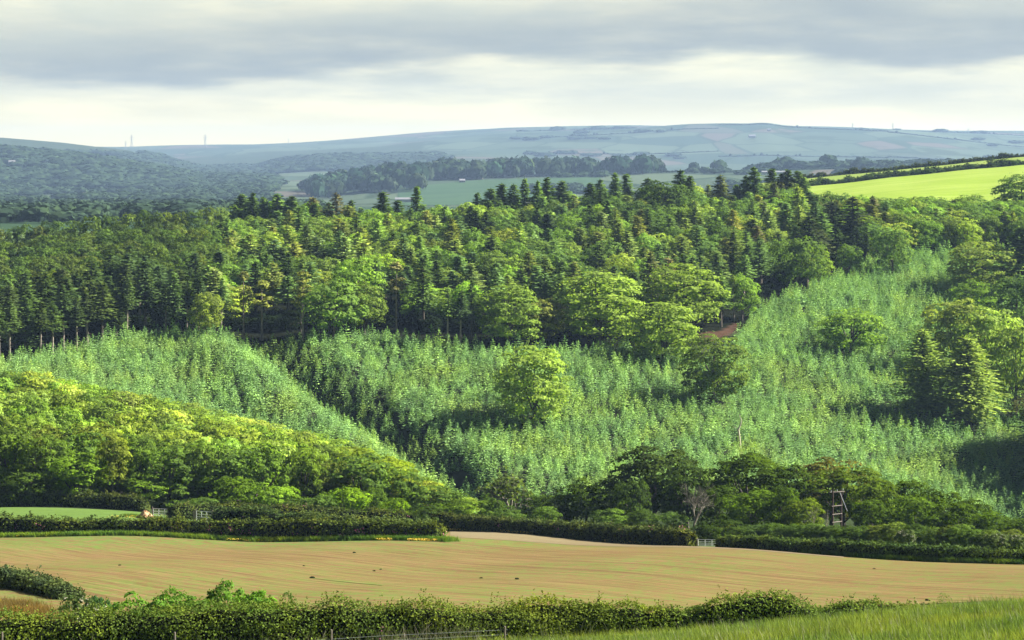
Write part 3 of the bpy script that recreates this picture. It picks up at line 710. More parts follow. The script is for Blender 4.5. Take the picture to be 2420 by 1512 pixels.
# undergrowth along the foot of the wood, its shade put into near-black leaves
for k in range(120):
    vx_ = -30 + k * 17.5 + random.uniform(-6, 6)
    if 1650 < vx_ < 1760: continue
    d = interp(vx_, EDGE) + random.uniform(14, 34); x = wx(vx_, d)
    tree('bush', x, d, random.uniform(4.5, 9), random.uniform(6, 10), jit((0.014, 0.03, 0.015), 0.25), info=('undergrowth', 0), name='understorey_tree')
# skyline conifers
SKYF = [(572, 455), (597, 452), (622, 462), (655, 455), (690, 460), (740, 462), (795, 452), (830, 470), (905, 449), (940, 470), (985, 436), (1128, 452), (1160, 442), (1186, 430), (1214, 432), (1240, 418), (1270, 424), (1292, 416), (1328, 424), (1396, 430), (1418, 421), (1454, 404), (1480, 407), (1532, 418), (1608, 398), (1630, 412), (1702, 410), (1762, 412), (1782, 391), (1824, 395), (1848, 408), (1862, 398), (1886, 401), (1900, 415)]
for k, (vx_, t_) in enumerate(SKYF):
    d = interp(vx_, BACK) + random.uniform(-18, 12)
    wv = {985: 46, 1608: 70, 1782: 66, 1824: 58, 1886: 60, 1454: 46}.get(vx_, random.uniform(40, 66))
    kind = 'larch' if vx_ in (1702, 795, 740) else 'fir'
    vtree(kind, vx_, t_, d, wv, jit(C_BRN if vx_ in (1702, 740, 795) else random.choice([(0.10, 0.18, 0.05), (0.12, 0.21, 0.055), (0.08, 0.15, 0.045)])), info=('skyline', k))
vtree('broad', 1570, 424, 1120, 110, (0.07, 0.135, 0.035), 'large dark green broadleaf crown on the skyline left of the tallest fir group'); LM.append((1570, 450, 'the big skyline broadleaf'))
vtree('broad', 1500, 470, 1080, 110, (0.07, 0.14, 0.045), 'rounded green crown just below the skyline, left of the big skyline broadleaf')
vtree('broad', 885, 492, 1040, 100, C_BRIGHT, 'bright green rounded crown just below the skyline, centre left'); LM.append((885, 520, 'the bright skyline crown'))
vtree('broad', 1040, 482, 1080, 80, C_BRIGHT, 'bright green dome on the skyline in the dip left of centre')
vtree('broad', 1110, 475, 1060, 90, C_YG, 'pale yellowish dome on the skyline just right of the dip')
for vx_, t_, d_, wv, cc, lb in [(2290, 456, 1075, 90, C_BRIGHT, 'bright green round crown against the yellow field, right of centre of the hedge-top oaks'), (2365, 474, 1060, 120, C_GREEN, 'broad green oak below the yellow field near the right edge'), (2415, 405, 1090, 150, C_GREEN, 'tall green oak rising in front of the yellow field at the right edge'), (2225, 478, 1050, 110, C_GREEN, 'green oak below the yellow field, left of the broad one near the edge'), (2125, 485, 1040, 80, (0.12, 0.19, 0.05), 'light green tree at the left end of the oaks below the yellow field')]:
    vtree('beech', vx_, t_, d_, wv, cc, lb, name='oak_tree')
LM += [(1800, 420, 'the dark skyline firs'), (2300, 480, 'the under-field oaks'), (1000, 470, 'the tallest central fir'), (620, 480, 'the left skyline firs'), (1240, 440, 'the central skyline firs'), (130, 560, 'the left wood corner'), (120, 800, 'the bottom left wood corner'), (1740, 700, 'the tall pale trunk'), (1080, 620, 'the wood centre'), (1980, 520, 'the dark pair of spruces'), (1500, 560, 'the slope over the beeches'), (1750, 560, 'the shaded spruce group')]
for vx_, t_ in [(1965, 470), (2015, 462), (1912, 505)]:
    vtree('spruce', vx_, t_, 985 if vx_ != 1912 else 940, 82, (0.055, 0.075, 0.035), info=('wood', 2))

# ------------------------------------------------------------------ beech wood on the near left
LTOP = [(-200, 850), (0, 866), (100, 876), (200, 900), (300, 918), (400, 940), (500, 968), (600, 990), (700, 1015), (800, 1040), (900, 1086), (1000, 1132), (1100, 1182), (1150, 1210)]
for ri in range(9):
    d = 606 - ri * 18.0
    vx_ = -150 + random.uniform(0, 50)
    while vx_ < 1120:
        x = wx(vx_, d + random.uniform(-5, 5)); dd = d + random.uniform(-5, 5)
        ztop0 = zr(interp(vx_, LTOP), 596); g = float(ground(x, dd))
        h = min(random.uniform(14, 17.5), zr(interp(vx_, LTOP), dd) - g + random.uniform(-1.0, 0.6)) if True else 0
        lim = 1120 - max(0, 0) - ri * 6
        if h > 6 and vx_ < lim:
            wid = random.uniform(8.5, 13.5)
            col = random.choice([(0.19, 0.27, 0.05), (0.24, 0.33, 0.065), (0.16, 0.23, 0.04), (0.14, 0.22, 0.045), (0.28, 0.38, 0.09)]) if ri < 7 else random.choice([(0.10, 0.17, 0.035), (0.13, 0.18, 0.03)])
            tree('canopy', x, dd, h, wid, jit(col), info=('beechwood', ri), lean=0.06, name='beech_tree')
            vx_ += wid * 0.66 * F / dd
        else: vx_ += 50
LM += [(60, 900, 'the near wood top'), (350, 960, 'the near wood crest'), (620, 1020, 'the near wood middle'), (950, 1110, 'the near wood tip'), (200, 1060, 'the round mid-green tree'), (450, 1060, 'the olive crown')]

# ------------------------------------------------------------------ trees and shrubs behind the hedges
BELT = [
 (15, 1010, 100, 462, (0.085, 0.17, 0.03), 'tree at the left picture edge with bright leaves'),
 (60, 1100, 120, 455, (0.045, 0.085, 0.03), 'dark tree left of the round mid-green one'),
 (180, 1062, 150, 458, (0.085, 0.165, 0.035), 'round mid-green tree behind the far left hedge'),
 (285, 1040, 150, 470, (0.075, 0.155, 0.04), 'tall bluish-green tree right of the round mid-green one'),
 (130, 1130, 120, 462, (0.10, 0.16, 0.035), 'low spreading tree just above the far left hedge'),
 (345, 1110, 110, 460, (0.09, 0.165, 0.04), 'mid-sized green tree behind the earth heap'),
 (420, 1125, 110, 462, (0.05, 0.11, 0.04), 'dark green tree behind the first field gate'),
 (500, 1085, 120, 466, (0.085, 0.15, 0.04), 'rounded tree behind the second field gate'),
 (590, 1045, 150, 476, (0.11, 0.20, 0.045), 'light green feathery tree standing tall above the hedges'),
 (560, 1120, 100, 452, (0.09, 0.17, 0.035), 'green bushy tree below the tall feathery one'),
 (645, 1135, 110, 448, (0.12, 0.22, 0.05), 'small light green dome right of the feathery tree'),
 (725, 1110, 120, 465, (0.12, 0.16, 0.045), 'olive tree with pale branches above the hedge'),
 (815, 1142, 120, 446, (0.065, 0.20, 0.025), 'vivid green spreading tree beside the small dark gap'),
 (880, 1055, 170, 480, (0.125, 0.175, 0.035), 'broad olive tree behind the vivid green one'),
 (880, 1150, 90, 452, (0.05, 0.12, 0.035), 'dark green tree under the broad olive one'),
 (950, 1120, 110, 470, (0.15, 0.19, 0.045), 'pale olive tree at the foot of the near wood'),
 (1015, 1130, 100, 480, (0.19, 0.23, 0.07), 'pale yellowish tree at the tip of the near wood'),
 (935, 1175, 80, 446, (0.075, 0.21, 0.03), 'low vivid green bush right of the vivid green tree'),
 (1070, 1160, 100, 470, (0.06, 0.13, 0.03), 'dark rounded shrub-like tree at the valley gap'),
 (1040, 1190, 90, 448, (0.07, 0.2, 0.03), 'low bright bush on the hedge left of the olive mound'),
 (1105, 1178, 130, 446, (0.10, 0.16, 0.035), 'low olive-green mound of leaves at the valley gap'),
 (1165, 1165, 70, 462, (0.05, 0.14, 0.03), 'small dark green tree left of the twisted tree'),
 (1255, 1160, 90, 455, (0.075, 0.135, 0.035), 'green tree just right of the twisted tree'),
 (1320, 1165, 90, 450, (0.07, 0.11, 0.03), 'dull green tree between two rounded ones'),
 (1385, 1128, 130, 446, (0.055, 0.12, 0.025), 'dark domed tree with a vivid green crest'),
 (1455, 1120, 100, 452, (0.045, 0.10, 0.025), 'dark tree at the left foot of the tallest grey-green one'),
 (1545, 1046, 170, 448, (0.065, 0.10, 0.04), 'tallest grey-green tree in the belt behind the field'),
 (1490, 1130, 100, 425, (0.05, 0.095, 0.035), 'low dark tree in front of the tallest grey-green one'),
 (1625, 1090, 120, 440, (0.05, 0.085, 0.03), 'dark tree right behind the bare spreading tree'),
 (1765, 1060, 190, 432, (0.045, 0.115, 0.022), 'large dark green oak crown left of the power poles'),
 (1700, 1145, 120, 405, (0.05, 0.11, 0.03), 'dark leafy tree above the third field gate'),
 (1780, 1150, 140, 395, (0.07, 0.165, 0.03), 'green sycamore in front of the large dark oak'),
 (1850, 1095, 120, 428, (0.045, 0.10, 0.025), 'dark tree between the large dark oak and the reddish crown'),
 (1855, 1145, 90, 392, (0.065, 0.15, 0.03), 'slender green tree leaning left of the sloping olive shrub'),
 (1672, 1232, 70, 358, (0.04, 0.08, 0.025), 'dark bush directly behind the third field gate'),
 (1720, 1225, 80, 372, (0.045, 0.09, 0.03), 'dark bush behind the right post of the third gate'),
 (1900, 1175, 110, 388, (0.12, 0.17, 0.03), 'sloping olive shrub-like tree left of the power poles'),
 (1965, 1078, 150, 440, (0.13, 0.125, 0.045), 'reddish-brown topped tree above the power poles'),
 (1995, 1098, 170, 428, (0.10, 0.15, 0.03), 'olive-green spreading tree directly behind the power poles'),
 (2075, 1130, 130, 410, (0.115, 0.175, 0.035), 'yellow-green tree right of the power poles'),
 (2060, 1180, 110, 400, (0.08, 0.15, 0.03), 'green tree low to the right of the power poles'),
 (2140, 1130, 150, 425, (0.06, 0.135, 0.025), 'deep green oak on the rounded right-hand slope'),
 (2160, 1170, 130, 400, (0.085, 0.15, 0.028), 'mid-green oak halfway down the rounded right-hand slope'),
 (2215, 1152, 130, 415, (0.075, 0.145, 0.025), 'green oak near the shoulder of the rounded slope'),
 (2260, 1185, 120, 395, (0.065, 0.14, 0.025), 'dark green oak right of the shoulder oak'),
 (2300, 1178, 110, 412, (0.06, 0.13, 0.025), 'round green tree nearly at the end of the right slope'),
 (2350, 1210, 100, 392, (0.07, 0.15, 0.03), 'last low green tree at the right end of the slope'),
 (2415, 1222, 110, 372, (0.09, 0.17, 0.035), 'green tree at the right picture edge above the hawthorn'),
]
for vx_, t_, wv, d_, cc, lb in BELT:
    vtree('bush' if t_ > 1120 else 'broad', vx_, t_, d_, wv * (0.95 if t_ > 1120 else 1.12), (cc[0] * (1.25 if vx_ < 1020 else .9), cc[1] * (1.2 if vx_ < 1020 else .9), cc[2] * .6), lb, name='broadleaf_tree')  # right of the near wood, shade is put into darker leaf colour
random.seed(21)
ADJ = ['low rounded', 'ragged', 'small bright', 'dense dark', 'spreading', 'dull olive', 'pale-tipped', 'leafy']
PLC = ['just right of the third field gate', 'left of the power poles above the trimmed hedge', 'below the power poles', 'right of the power poles above the trimmed hedge', 'under the rounded right-hand slope', 'left of the cream hawthorn', 'near the cream hawthorn', 'at the right picture edge above the hedge']
for k in range(24):
    vx_ = 1730 + k * 30 + random.uniform(-10, 10); d_ = 378 - (vx_ - 1730) * 0.075
    vtree('bush', vx_, interp(vx_, [(1700, 1238), (2000, 1245), (2200, 1238), (2420, 1262)]) + random.uniform(-9, 9), d_, random.uniform(60, 95), jit(random.choice([(0.085, 0.15, 0.035), (0.11, 0.16, 0.035), (0.06, 0.125, 0.03)]), 0.2),
          'ADJ', 'shrubs behind the trimmed hedge', info=('shrub', k))
for rec in ALLTREES:
    if rec['label'] == 'ADJ':
        k = rec['info'][1]; rec['o']['label'] = rec['label'] = f"{ADJ[k % 8]} shrub {PLC[min(7, k // 3)]}"
# hedge-foot bushes in the left belt
for k, (vx_, t_, wv) in enumerate([(30, 1148, 90), (250, 1150, 90), (470, 1172, 80), (700, 1175, 100), (760, 1168, 90), (1010, 1190, 70), (1200, 1195, 80), (1290, 1195, 80), (1440, 1200, 90), (1520, 1205, 90), (1590, 1210, 80)]):
    vtree('bush', vx_, t_, (461 if vx_ < 400 else 443) - max(0, vx_ - 900) * 0.05, wv, jit((0.075, 0.15, 0.035), 0.25), ['leafy bush low behind the hedge at the left edge', 'leafy bush peeping over the far left hedge', 'leafy bush right of the first field gate', 'wide bush below the olive tree with pale branches', 'bush left of the vivid green spreading tree', 'small bush by the low vivid green one', 'bush at the foot of the twisted tree', 'bush just right of the twisted tree foot', 'bush under the dark domed tree', 'bush under the tallest grey-green tree', 'bush left of the bare spreading tree'][k])

# bare and dead trees ------------------------------------------------------
def bare_tree(name, label, vx_, top, d, mat, seed, spread, depth, base_h=9., r0=0.2, leaves=None, wide=1.0, bushy=3):
    Vb, Qb = g_bare(seed, base_h, spread, depth, r0, bushy)
    x = wx(vx_, d); z = float(ground(x, d)); h = zr(top, d) - z; s = h / Vb[:, 2].max()
    e = link(name, None, loc=(x, d, z)); e.scale = (s * wide, s * wide, s)
    tag(e, label, 'tree'); link('branches', mesh_np('branches', Vb, Qb, mat), e)
    if leaves is not None:
        r = np.random.default_rng(seed); pick = Vb[r.integers(0, len(Vb), 700)]; pick = pick[pick[:, 2] > base_h * 0.45]
        P = pick + r.normal(0, 0.25, pick.shape)
        link('foliage', mesh_np('foliage', *cards(P, r.normal(size=P.shape) + [0, 0, .6], 0.15, 0.26, r), M_LEAF), e, col=leaves)
    return e
bare_tree('bare_tree', 'leafless grey tree with fanned twigs in front of the dark trees above the third gate', 1640, 1130, 398, M_TWIG, 5, 0.42, 6, 9, 0.16, wide=1.1)
bare_tree('twisted_tree', 'twisted half-bare tree with reddish branches at the valley gap', 1205, 1112, 452, M_TWIG, 8, 0.6, 5, 9, 0.30, leaves=(0.13, 0.18, 0.05), wide=1.15)
bare_tree('bare_sapling', 'pale leafless sapling against the sloping olive shrub', 1925, 1190, 372, M_DEAD, 14, 0.35, 4, 8, 0.09, wide=0.7)
bare_tree('bare_sapling', 'thin pale leafless sapling close left of the power poles', 1955, 1200, 370, M_DEAD, 15, 0.3, 4, 8, 0.08, wide=0.6)
# dead snag
d = find_d(1748, 1075, 590, 760); x = wx(1748, d); z = float(ground(x, d))
H_ = zr(978, d) - z
P1 = [(0.3, 0, -0.5), (0.1, 0, H_ * .25), (-0.2, 0, H_ * .5), (-0.45, 0, H_ * .62), (0.25, 0, H_ * .74), (0.5, 0, H_ * .86), (0.0, 0, H_ * .94), (0.05, 0, H_)]
e = link('dead_tree', mesh_np('dead_tree', *join([tube(P1, [.42, .36, .32, .34, .22, .16, .11, .05], 7), tube([(-.4, 0, H_ * .60), (-1.1, 0, H_ * .66), (-2.0, 0.1, H_ * .675)], [.17, .12, .04], 5), tube([(-.3, 0, H_ * .56), (-.1, .3, H_ * .50), (-.2, .5, H_ * .46)], [.2, .15, .1], 5)]), M_DEAD), loc=(x, d, z))
tag(e, 'bleached crooked dead trunk sticking out of the young plantation', 'dead tree')

# ------------------------------------------------------------------ young spruce plantation
random.seed(33); r = np.random.default_rng(33)
cell = 3.05
xs = np.arange(-175, 260, cell); ys = np.arange(585, 1010, cell)
gx, gy = np.meshgrid(xs, ys); gx = gx.ravel() + r.normal(0, 0.9, gx.size); gy = gy.ravel() + r.normal(0, 0.9, gy.size)
pv = CX + F * gx / gy
edge = np.interp(pv, [a for a, b in EDGE], [b for a, b in EDGE])
gap = np.interp(pv, [0, 300, 420, 500, 900, 1560, 1640, 1720, 1780, 3000], [4, 4, 4, 8, 3, 8, 45, 50, 6, 3])
m = (pv > -160) & (pv < 2700) & (gy < edge - gap)
s_, sg_, tt_ = seg_dist(gx, gy, GULLY)
for a, b, c_ in placed: m &= ((gx - a) ** 2 + (gy - b) ** 2 > (min(c_ * 0.45, 4.5)) ** 2)
m &= r.random(len(gx)) > 0.03
# drop those the near wood hides
near_top = np.interp(pv, [a for a, b in LTOP] + [1250, 1500, 1700, 2100, 2300, 2420], [b for a, b in LTOP] + [1190, 1150, 1110, 1130, 1180, 1240])
gz = ground(gx, gy); prow = rowof(gx, gy, gz + 4.2)
m &= prow < near_top + 12
gx, gy, gz, pv = gx[m], gy[m], gz[m], pv[m]
hh = 4.7 * r.lognormal(0, 0.24, len(gx)) * np.where((pv > 1750) & (gy > 800), 1.15, 1.0)
ym = [mesh_np('young_spruce', v_, q_, M_YOUNG) for v_, q_ in young_np]
order = np.argsort(-(hh / gy) * (np.abs(pv - 1210) < 1230))
ind = set(order[:290].tolist())
CY = (0.205, 0.36, 0.13)
for i in sorted(ind):
    o = link('young_spruce', ym[i % 6], loc=(gx[i], gy[i], gz[i] - 0.15), col=tuple(np.array(CY) * random.uniform(0.85, 1.15)))
    s = hh[i] / 4.6; o.scale = (s * 1.02, s * 1.02, s); o.rotation_euler = (0, 0, random.uniform(0, 6.28))
    side = 'left of the dark gully' if seg_dist(np.array([gx[i]]), np.array([gy[i]]), GULLY)[1][0] < 0 else ('on the right-hand shaded slope' if pv[i] > 2150 else 'on the sunlit slope right of the gully' if pv[i] < 1700 else 'around and right of the dead trunk')
    tag(o, f'one of the taller blue-green young spruces {side}', 'young spruce', 'young spruces of the plantation')
Vs, Qs, nb_ = [], [], 0
for i in range(len(gx)):
    if i in ind: continue
    v_, q_ = young_np[i % 6]; a = r.uniform(0, 6.28); ca_, sa_ = math.cos(a), math.sin(a); s = hh[i] / 4.6
    R_ = np.array([[ca_, sa_, 0], [-sa_, ca_, 0], [0, 0, 1]])
    Vs.append((v_ @ R_ * [s * 1.02, s * 1.02, s] + [gx[i], gy[i], gz[i] - 0.15]).astype(np.float32)); Qs.append(q_ + nb_); nb_ += len(v_)
o = link('young_spruce_mass', mesh_np('young_spruce_mass', np.concatenate(Vs), np.concatenate(Qs), M_YOUNG), col=CY)
tag(o, 'dense mass of blue-green young spruces covering the plantation slopes', 'plantation', kind='stuff')
print('plantation', len(gx), 'trees', len(ALLTREES))

# ------------------------------------------------------------------ hedges
M_CORE = stripe_mat('hedge_dark_core', (0.006, 0.009, 0.004), (0.014, 0.018, 0.008), 0.5, (1.0, 1.0))
def hedge(name, label, path, width, height, col, leaf=0.22, dens=1.0, core=(0.008, 0.013, 0.006), flowers=None, ragged=0.12, topcol=None, group=None, base_off=0.0, tops=None, shoots=2.0):
    """path: list of (x, y); returns the hedge thing"""
    P = np.array(path, float); seg = np.r_[0, np.cumsum(np.hypot(*np.diff(P, axis=0).T))]; L = seg[-1]
    n = max(8, int(L / 0.8)); t = np.linspace(0, L, n); X = np.interp(t, seg, P[:, 0]); Y = np.interp(t, seg, P[:, 1])
    r = np.random.default_rng(abs(hash(name + str(round(P[0][0])))) % 1000 if False else int(abs(P[0][0] * 7 + P[0][1])) % 9999)
    tan = unit(np.stack([np.gradient(X), np.gradient(Y)], 1)); nrm = np.stack([-tan[:, 1], tan[:, 0]], 1)
    Z = ground(X, Y) + base_off
    hn = height * (1 + ragged * (np.interp(t, np.linspace(0, L, int(L / 6) + 3), r.normal(0, 1, int(L / 6) + 3))) + ragged * 0.6 * np.interp(t, np.linspace(0, L, int(L / 1.6) + 3), r.normal(0, 1, int(L / 1.6) + 3)))
    if tops is not None:
        vv = CX + F * X / Y; tr_ = np.interp(vv, [a for a, b in tops], [b for a, b in tops]); hn = np.maximum(zr(tr_, Y) - Z, 0.4) * (hn / height)
    endf = np.clip(np.minimum(t, L - t) / 1.2 + 0.75, 0, 1); hn = hn * endf
    wn = width * (1 + 0.12 * np.interp(t, np.linspace(0, L, int(L / 3) + 3), r.normal(0, 1, int(L / 3) + 3)))
    prof = [(-0.5, -0.1), (-0.56, 0.3), (-0.5, 0.75), (-0.36, 0.93), (0.0, 1.0), (0.36, 0.93), (0.5, 0.75), (0.56, 0.3), (0.5, -0.1)]
    k = len(prof); V_ = []
    for a, b in prof: V_.append(np.stack([X + nrm[:, 0] * a * wn * 0.86, Y + nrm[:, 1] * a * wn * 0.86, Z + b * hn * 0.9], 1))
    V_ = np.stack(V_, 1).reshape(-1, 3)
    Q_ = [(i * k + j, i * k + j + 1, (i + 1) * k + j + 1, (i + 1) * k + j) for i in range(n - 1) for j in range(k - 1)]
    Q_ += [(0, 1, 7, 8), (1, 2, 6, 7), (2, 3, 5, 6)] + [((n - 1) * k + a, (n - 1) * k + b, (n - 1) * k + c_, (n - 1) * k + d_) for a, b, c_, d_ in [(8, 7, 1, 0), (7, 6, 2, 1), (6, 5, 3, 2)]]
    e = link(name, None, loc=(float(X.mean()), float(Y.mean()), float(Z.mean()))); tag(e, label, 'hedge', group)
    off = np.array([X.mean(), Y.mean(), Z.mean()])
    mc = M_CORE
    link('stems', mesh_np('stems', V_ - off, Q_, mc), e)  # solid near-black core; the hedge's inner shade is put into its colour
    per = 2 * height + width; N = int(L * per * dens / (leaf * leaf * 1.0))
    ti = r.uniform(0, n - 1.001, N); i0 = ti.astype(int); f = (ti - i0)[:, None]
    pr = np.array(prof); cum = np.r_[0, np.cumsum(np.hypot(*(np.diff(pr, axis=0) * [width, height]).T))]
    s = r.uniform(0, cum[-1], N); a = np.interp(s, cum, pr[:, 0]); b = np.interp(s, cum, pr[:, 1])
    ne = int(width * height * 1.6 * dens / (leaf * leaf)); endm = np.zeros(N, bool); endm[:2 * ne] = True      # leaves on both ends
    ti[:ne] = 0.0; ti[ne:2 * ne] = n - 1.002; a[:2 * ne] = r.uniform(-.52, .52, 2 * ne); b[:2 * ne] = r.uniform(0, 0.95, 2 * ne); i0 = ti.astype(int); f = (ti - i0)[:, None]
    def at(A): return A[i0] * (1 - f[:, 0]) + A[i0 + 1] * f[:, 0]
    xx, yy, zz, hh_, ww = at(X), at(Y), at(Z), at(hn), at(wn)
    nx, ny = at(nrm[:, 0]), at(nrm[:, 1])
    side = np.clip(a * 2, -1, 1) * (b < 0.93)
    Nr = np.stack([nx * side, ny * side, np.where(b > 0.8, 1.2, 0.35)], 1)
    tx_, ty_ = at(tan[:, 0]), at(tan[:, 1]); es = np.where(ti < 1, -1.0, 1.0)
    Nr[endm] = np.stack([tx_ * es, ty_ * es, 0.3 + 0 * es], 1)[endm]
    C = np.stack([xx + nx * a * ww, yy + ny * a * ww, zz + np.maximum(b, 0.0) * hh_], 1) + unit(Nr) * (r.normal(0, 0.10, N) + 0.02 + (r.random(N) > 0.96) * 0.25)[:, None] * min(1.6, height / 2)
    lump = 0.12 * np.sin(ti * 0.9 + b * 5) * height / 2.5
    C = C + unit(Nr) * lump[:, None]
    sz_ = leaf * r.uniform(0.6, 1.3, N)
    Vl, Ql = cards(C - off, Nr + r.normal(0, 0.5, (N, 3)), sz_ * 0.6, sz_, r)
    # loose shoots above the clipped outline
    cand_ = np.where(b > 0.88)[0]; ns = max(4, int(L * shoots)); st = C[r.choice(cand_, ns)] - off; nl = 11; hh2 = r.gamma(2.0, height * 0.055, ns)
    ii_ = np.repeat(np.arange(ns), nl); fr = np.tile(np.linspace(0, 1, nl), ns); lean_ = r.normal(0, 0.25, (ns, 2))
    Ps = st[ii_] + np.stack([lean_[ii_, 0] * fr * hh2[ii_], lean_[ii_, 1] * fr * hh2[ii_], fr * hh2[ii_]], 1) + r.normal(0, leaf * 0.9, (ns * nl, 3)) * (1.2 - fr[:, None])
    Vl, Ql = join([(Vl, Ql), cards(Ps, r.normal(size=Ps.shape) + [0, -0.3, 0.8], leaf * 0.45, leaf * 0.8, r)])
    link('foliage', mesh_np('foliage', Vl, Ql, M_HEDGE), e, col=col)
    if flowers:
        for mt, cnt, sc_, blo, bhi, nm in flowers:
            sel = np.where((b > blo) & (b < bhi) & (ny * side < 0.3))[0]
            cl = r.choice(sel, max(1, cnt // 9)); idx = np.repeat(cl, 9)
            Pf = C[idx] - off + r.normal(0, 0.35, (len(idx), 3)) + unit(Nr[idx]) * 0.12
            link(nm, mesh_np(nm, *cards(Pf, Nr[idx] + [0, -0.5, 0.5] + r.normal(0, .4, (len(idx), 3)), sc_ * 0.7, sc_, r), mt), e)
    return e
def vp(lst): return [(wx(a, b), b) for a, b in lst]
HC = (0.075, 0.115, 0.025)
pinks = lambda n: [(M_PINK, n, 0.10, 0.0, 0.7, 'flowers')]
hedge('hedge', 'long overgrown pink-flowered hedge along the far edge of the brown field, left half', vp([(-260, 377), (0, 378), (520, 366), (800, 356), (1040, 347)]), 3.0, 3.75, HC, 0.24, 0.9, flowers=pinks(420) + [(M_CREAM, 160, 0.08, 0, 0.6, 'blossom')], ragged=0.07, tops=[(0, 1221), (520, 1228), (800, 1232), (1050, 1237)])
hedge('hedge', 'dark hedge at the back of the narrow green pasture strip, far left', vp([(-260, 452), (0, 452), (200, 450), (345, 445)]), 3.0, 3.4, (0.07, 0.105, 0.035), 0.25, 0.9, ragged=0.05, tops=[(0, 1162), (220, 1167), (350, 1178)])
hedge('hedge', 'trimmed hedge from between the two left gates to the third gate', vp([(404, 424), (560, 432), (800, 437), (1060, 437), (1250, 404), (1450, 372), (1635, 346)]), 2.4, 3.0, (0.085, 0.12, 0.035), 0.23, 0.9, flowers=[(M_PINK, 120, 0.1, 0.3, 1, 'flowers')], ragged=0.06, tops=[(404, 1190), (700, 1196), (860, 1205), (1060, 1216), (1250, 1230), (1450, 1243), (1640, 1258)])
hedge('hedge', 'short hedge starting right of the second gate, merging with the pink-flowered one', vp([(504, 398), (620, 392), (760, 378)]), 2.6, 2.7, (0.07, 0.115, 0.035), 0.23, 0.9, flowers=pinks(300), ragged=0.06, tops=[(500, 1200), (640, 1206), (760, 1222)])
hedge('hedge', 'low overgrown bank between the merging hedges left of the field corner', vp([(700, 384), (860, 376), (980, 366), (1010, 356)]), 2.4, 3.6, (0.08, 0.12, 0.04), 0.24, 0.9, flowers=pinks(160), ragged=0.06, tops=[(700, 1212), (900, 1226), (1010, 1236)])
hedge('hedge', 'neatly trimmed dark hedge from the third gate to the right picture edge', vp([(1706, 336), (1900, 316), (2150, 296), (2420, 276), (2750, 258)]), 2.4, 2.75, (0.06, 0.105, 0.03), 0.2, 1.0, ragged=0.05, tops=[(1706, 1266), (2000, 1281), (2200, 1291), (2420, 1304)])
hedge('hedge', 'dark bushy hedge cutting into the brown field at the lower left edge', vp([(-300, 232), (0, 222), (80, 215), (165, 204)]), 2.6, 2.6, (0.055, 0.085, 0.035), 0.17, 0.9, ragged=0.08, tops=[(0, 1343), (60, 1356), (120, 1372), (170, 1396)])
hedge('hedge', 'distant hedge between the yellow field and the field above it', vp([(1905, 1515), (2100, 1515), (2420, 1515), (2800, 1515)]), 5, 3.4, (0.07, 0.12, 0.035), 0.6, 0.8, ragged=0.3)
hedge('hedge', 'hedge along the top of the upper field on the skyline at the right', vp([(1890, 1706), (2100, 1706), (2420, 1706), (2800, 1706)]), 4, 3.2, (0.06, 0.085, 0.03), 0.7, 0.7, ragged=0.25)
# small trees in that distant hedge
random.seed(5)
for k in range(26):
    vx_ = 1920 + k * 20 + random.uniform(-8, 8)
    vtree('bush', vx_, interp(vx_, [(1915, 428), (2420, 378)]) + random.uniform(-4, 2) , 1513, random.uniform(14, 26), jit((0.08, 0.14, 0.04), 0.2), 'sapling rising out of the hedge above the yellow field', 'hedge saplings above the yellow field', name='hedge_sapling')
vtree('broad', 2341, 372, 1512, 20, (0.04, 0.08, 0.03), 'round dark tree standing in the hedge above the yellow field'); LM.append((2341, 380, 'the round hedge tree'))

# foreground hedge: overgrown, with stems and fence
fg = vp([(-500, 139), (-200, 137), (0, 136), (300, 137), (600, 137.5), (900, 139), (1200, 140), (1450, 141)])
h1 = hedge('hedge', 'overgrown foreground hedge with dry stems along the bottom left of the picture', fg, 2.2, 3.2, (0.11, 0.165, 0.03), 0.09, 1.1, ragged=0.11, flowers=[(M_PINK, 90, 0.045, 0.05, 0.45, 'flowers')], base_off=-0.3, shoots=9.0, tops=[(0, 1456), (250, 1454), (500, 1444), (700, 1452), (900, 1440), (1050, 1444), (1180, 1450), (1300, 1440), (1500, 1436)])
h2 = hedge('hedge', 'leafy foreground hedge sinking behind the tall grass at the bottom right', vp([(1180, 141), (1450, 141), (1800, 141), (2000, 141), (2080, 142)]), 2.0, 2.2, (0.11, 0.17, 0.03), 0.09, 1.1, ragged=0.11, base_off=-0.9, shoots=9.0, tops=[(1180, 1446), (1250, 1434), (1500, 1424), (1760, 1426), (1850, 1422), (1900, 1432), (2000, 1422), (2080, 1426)])
h3 = hedge('hedge', 'low straggling end of the foreground hedge beside the tall grass on the right', vp([(2020, 142), (2120, 142), (2230, 143)]), 1.5, 1.75, (0.125, 0.18, 0.04), 0.11, 0.7, ragged=0.12, base_off=-0.9, shoots=9.0, tops=[(2020, 1422), (2230, 1430)])
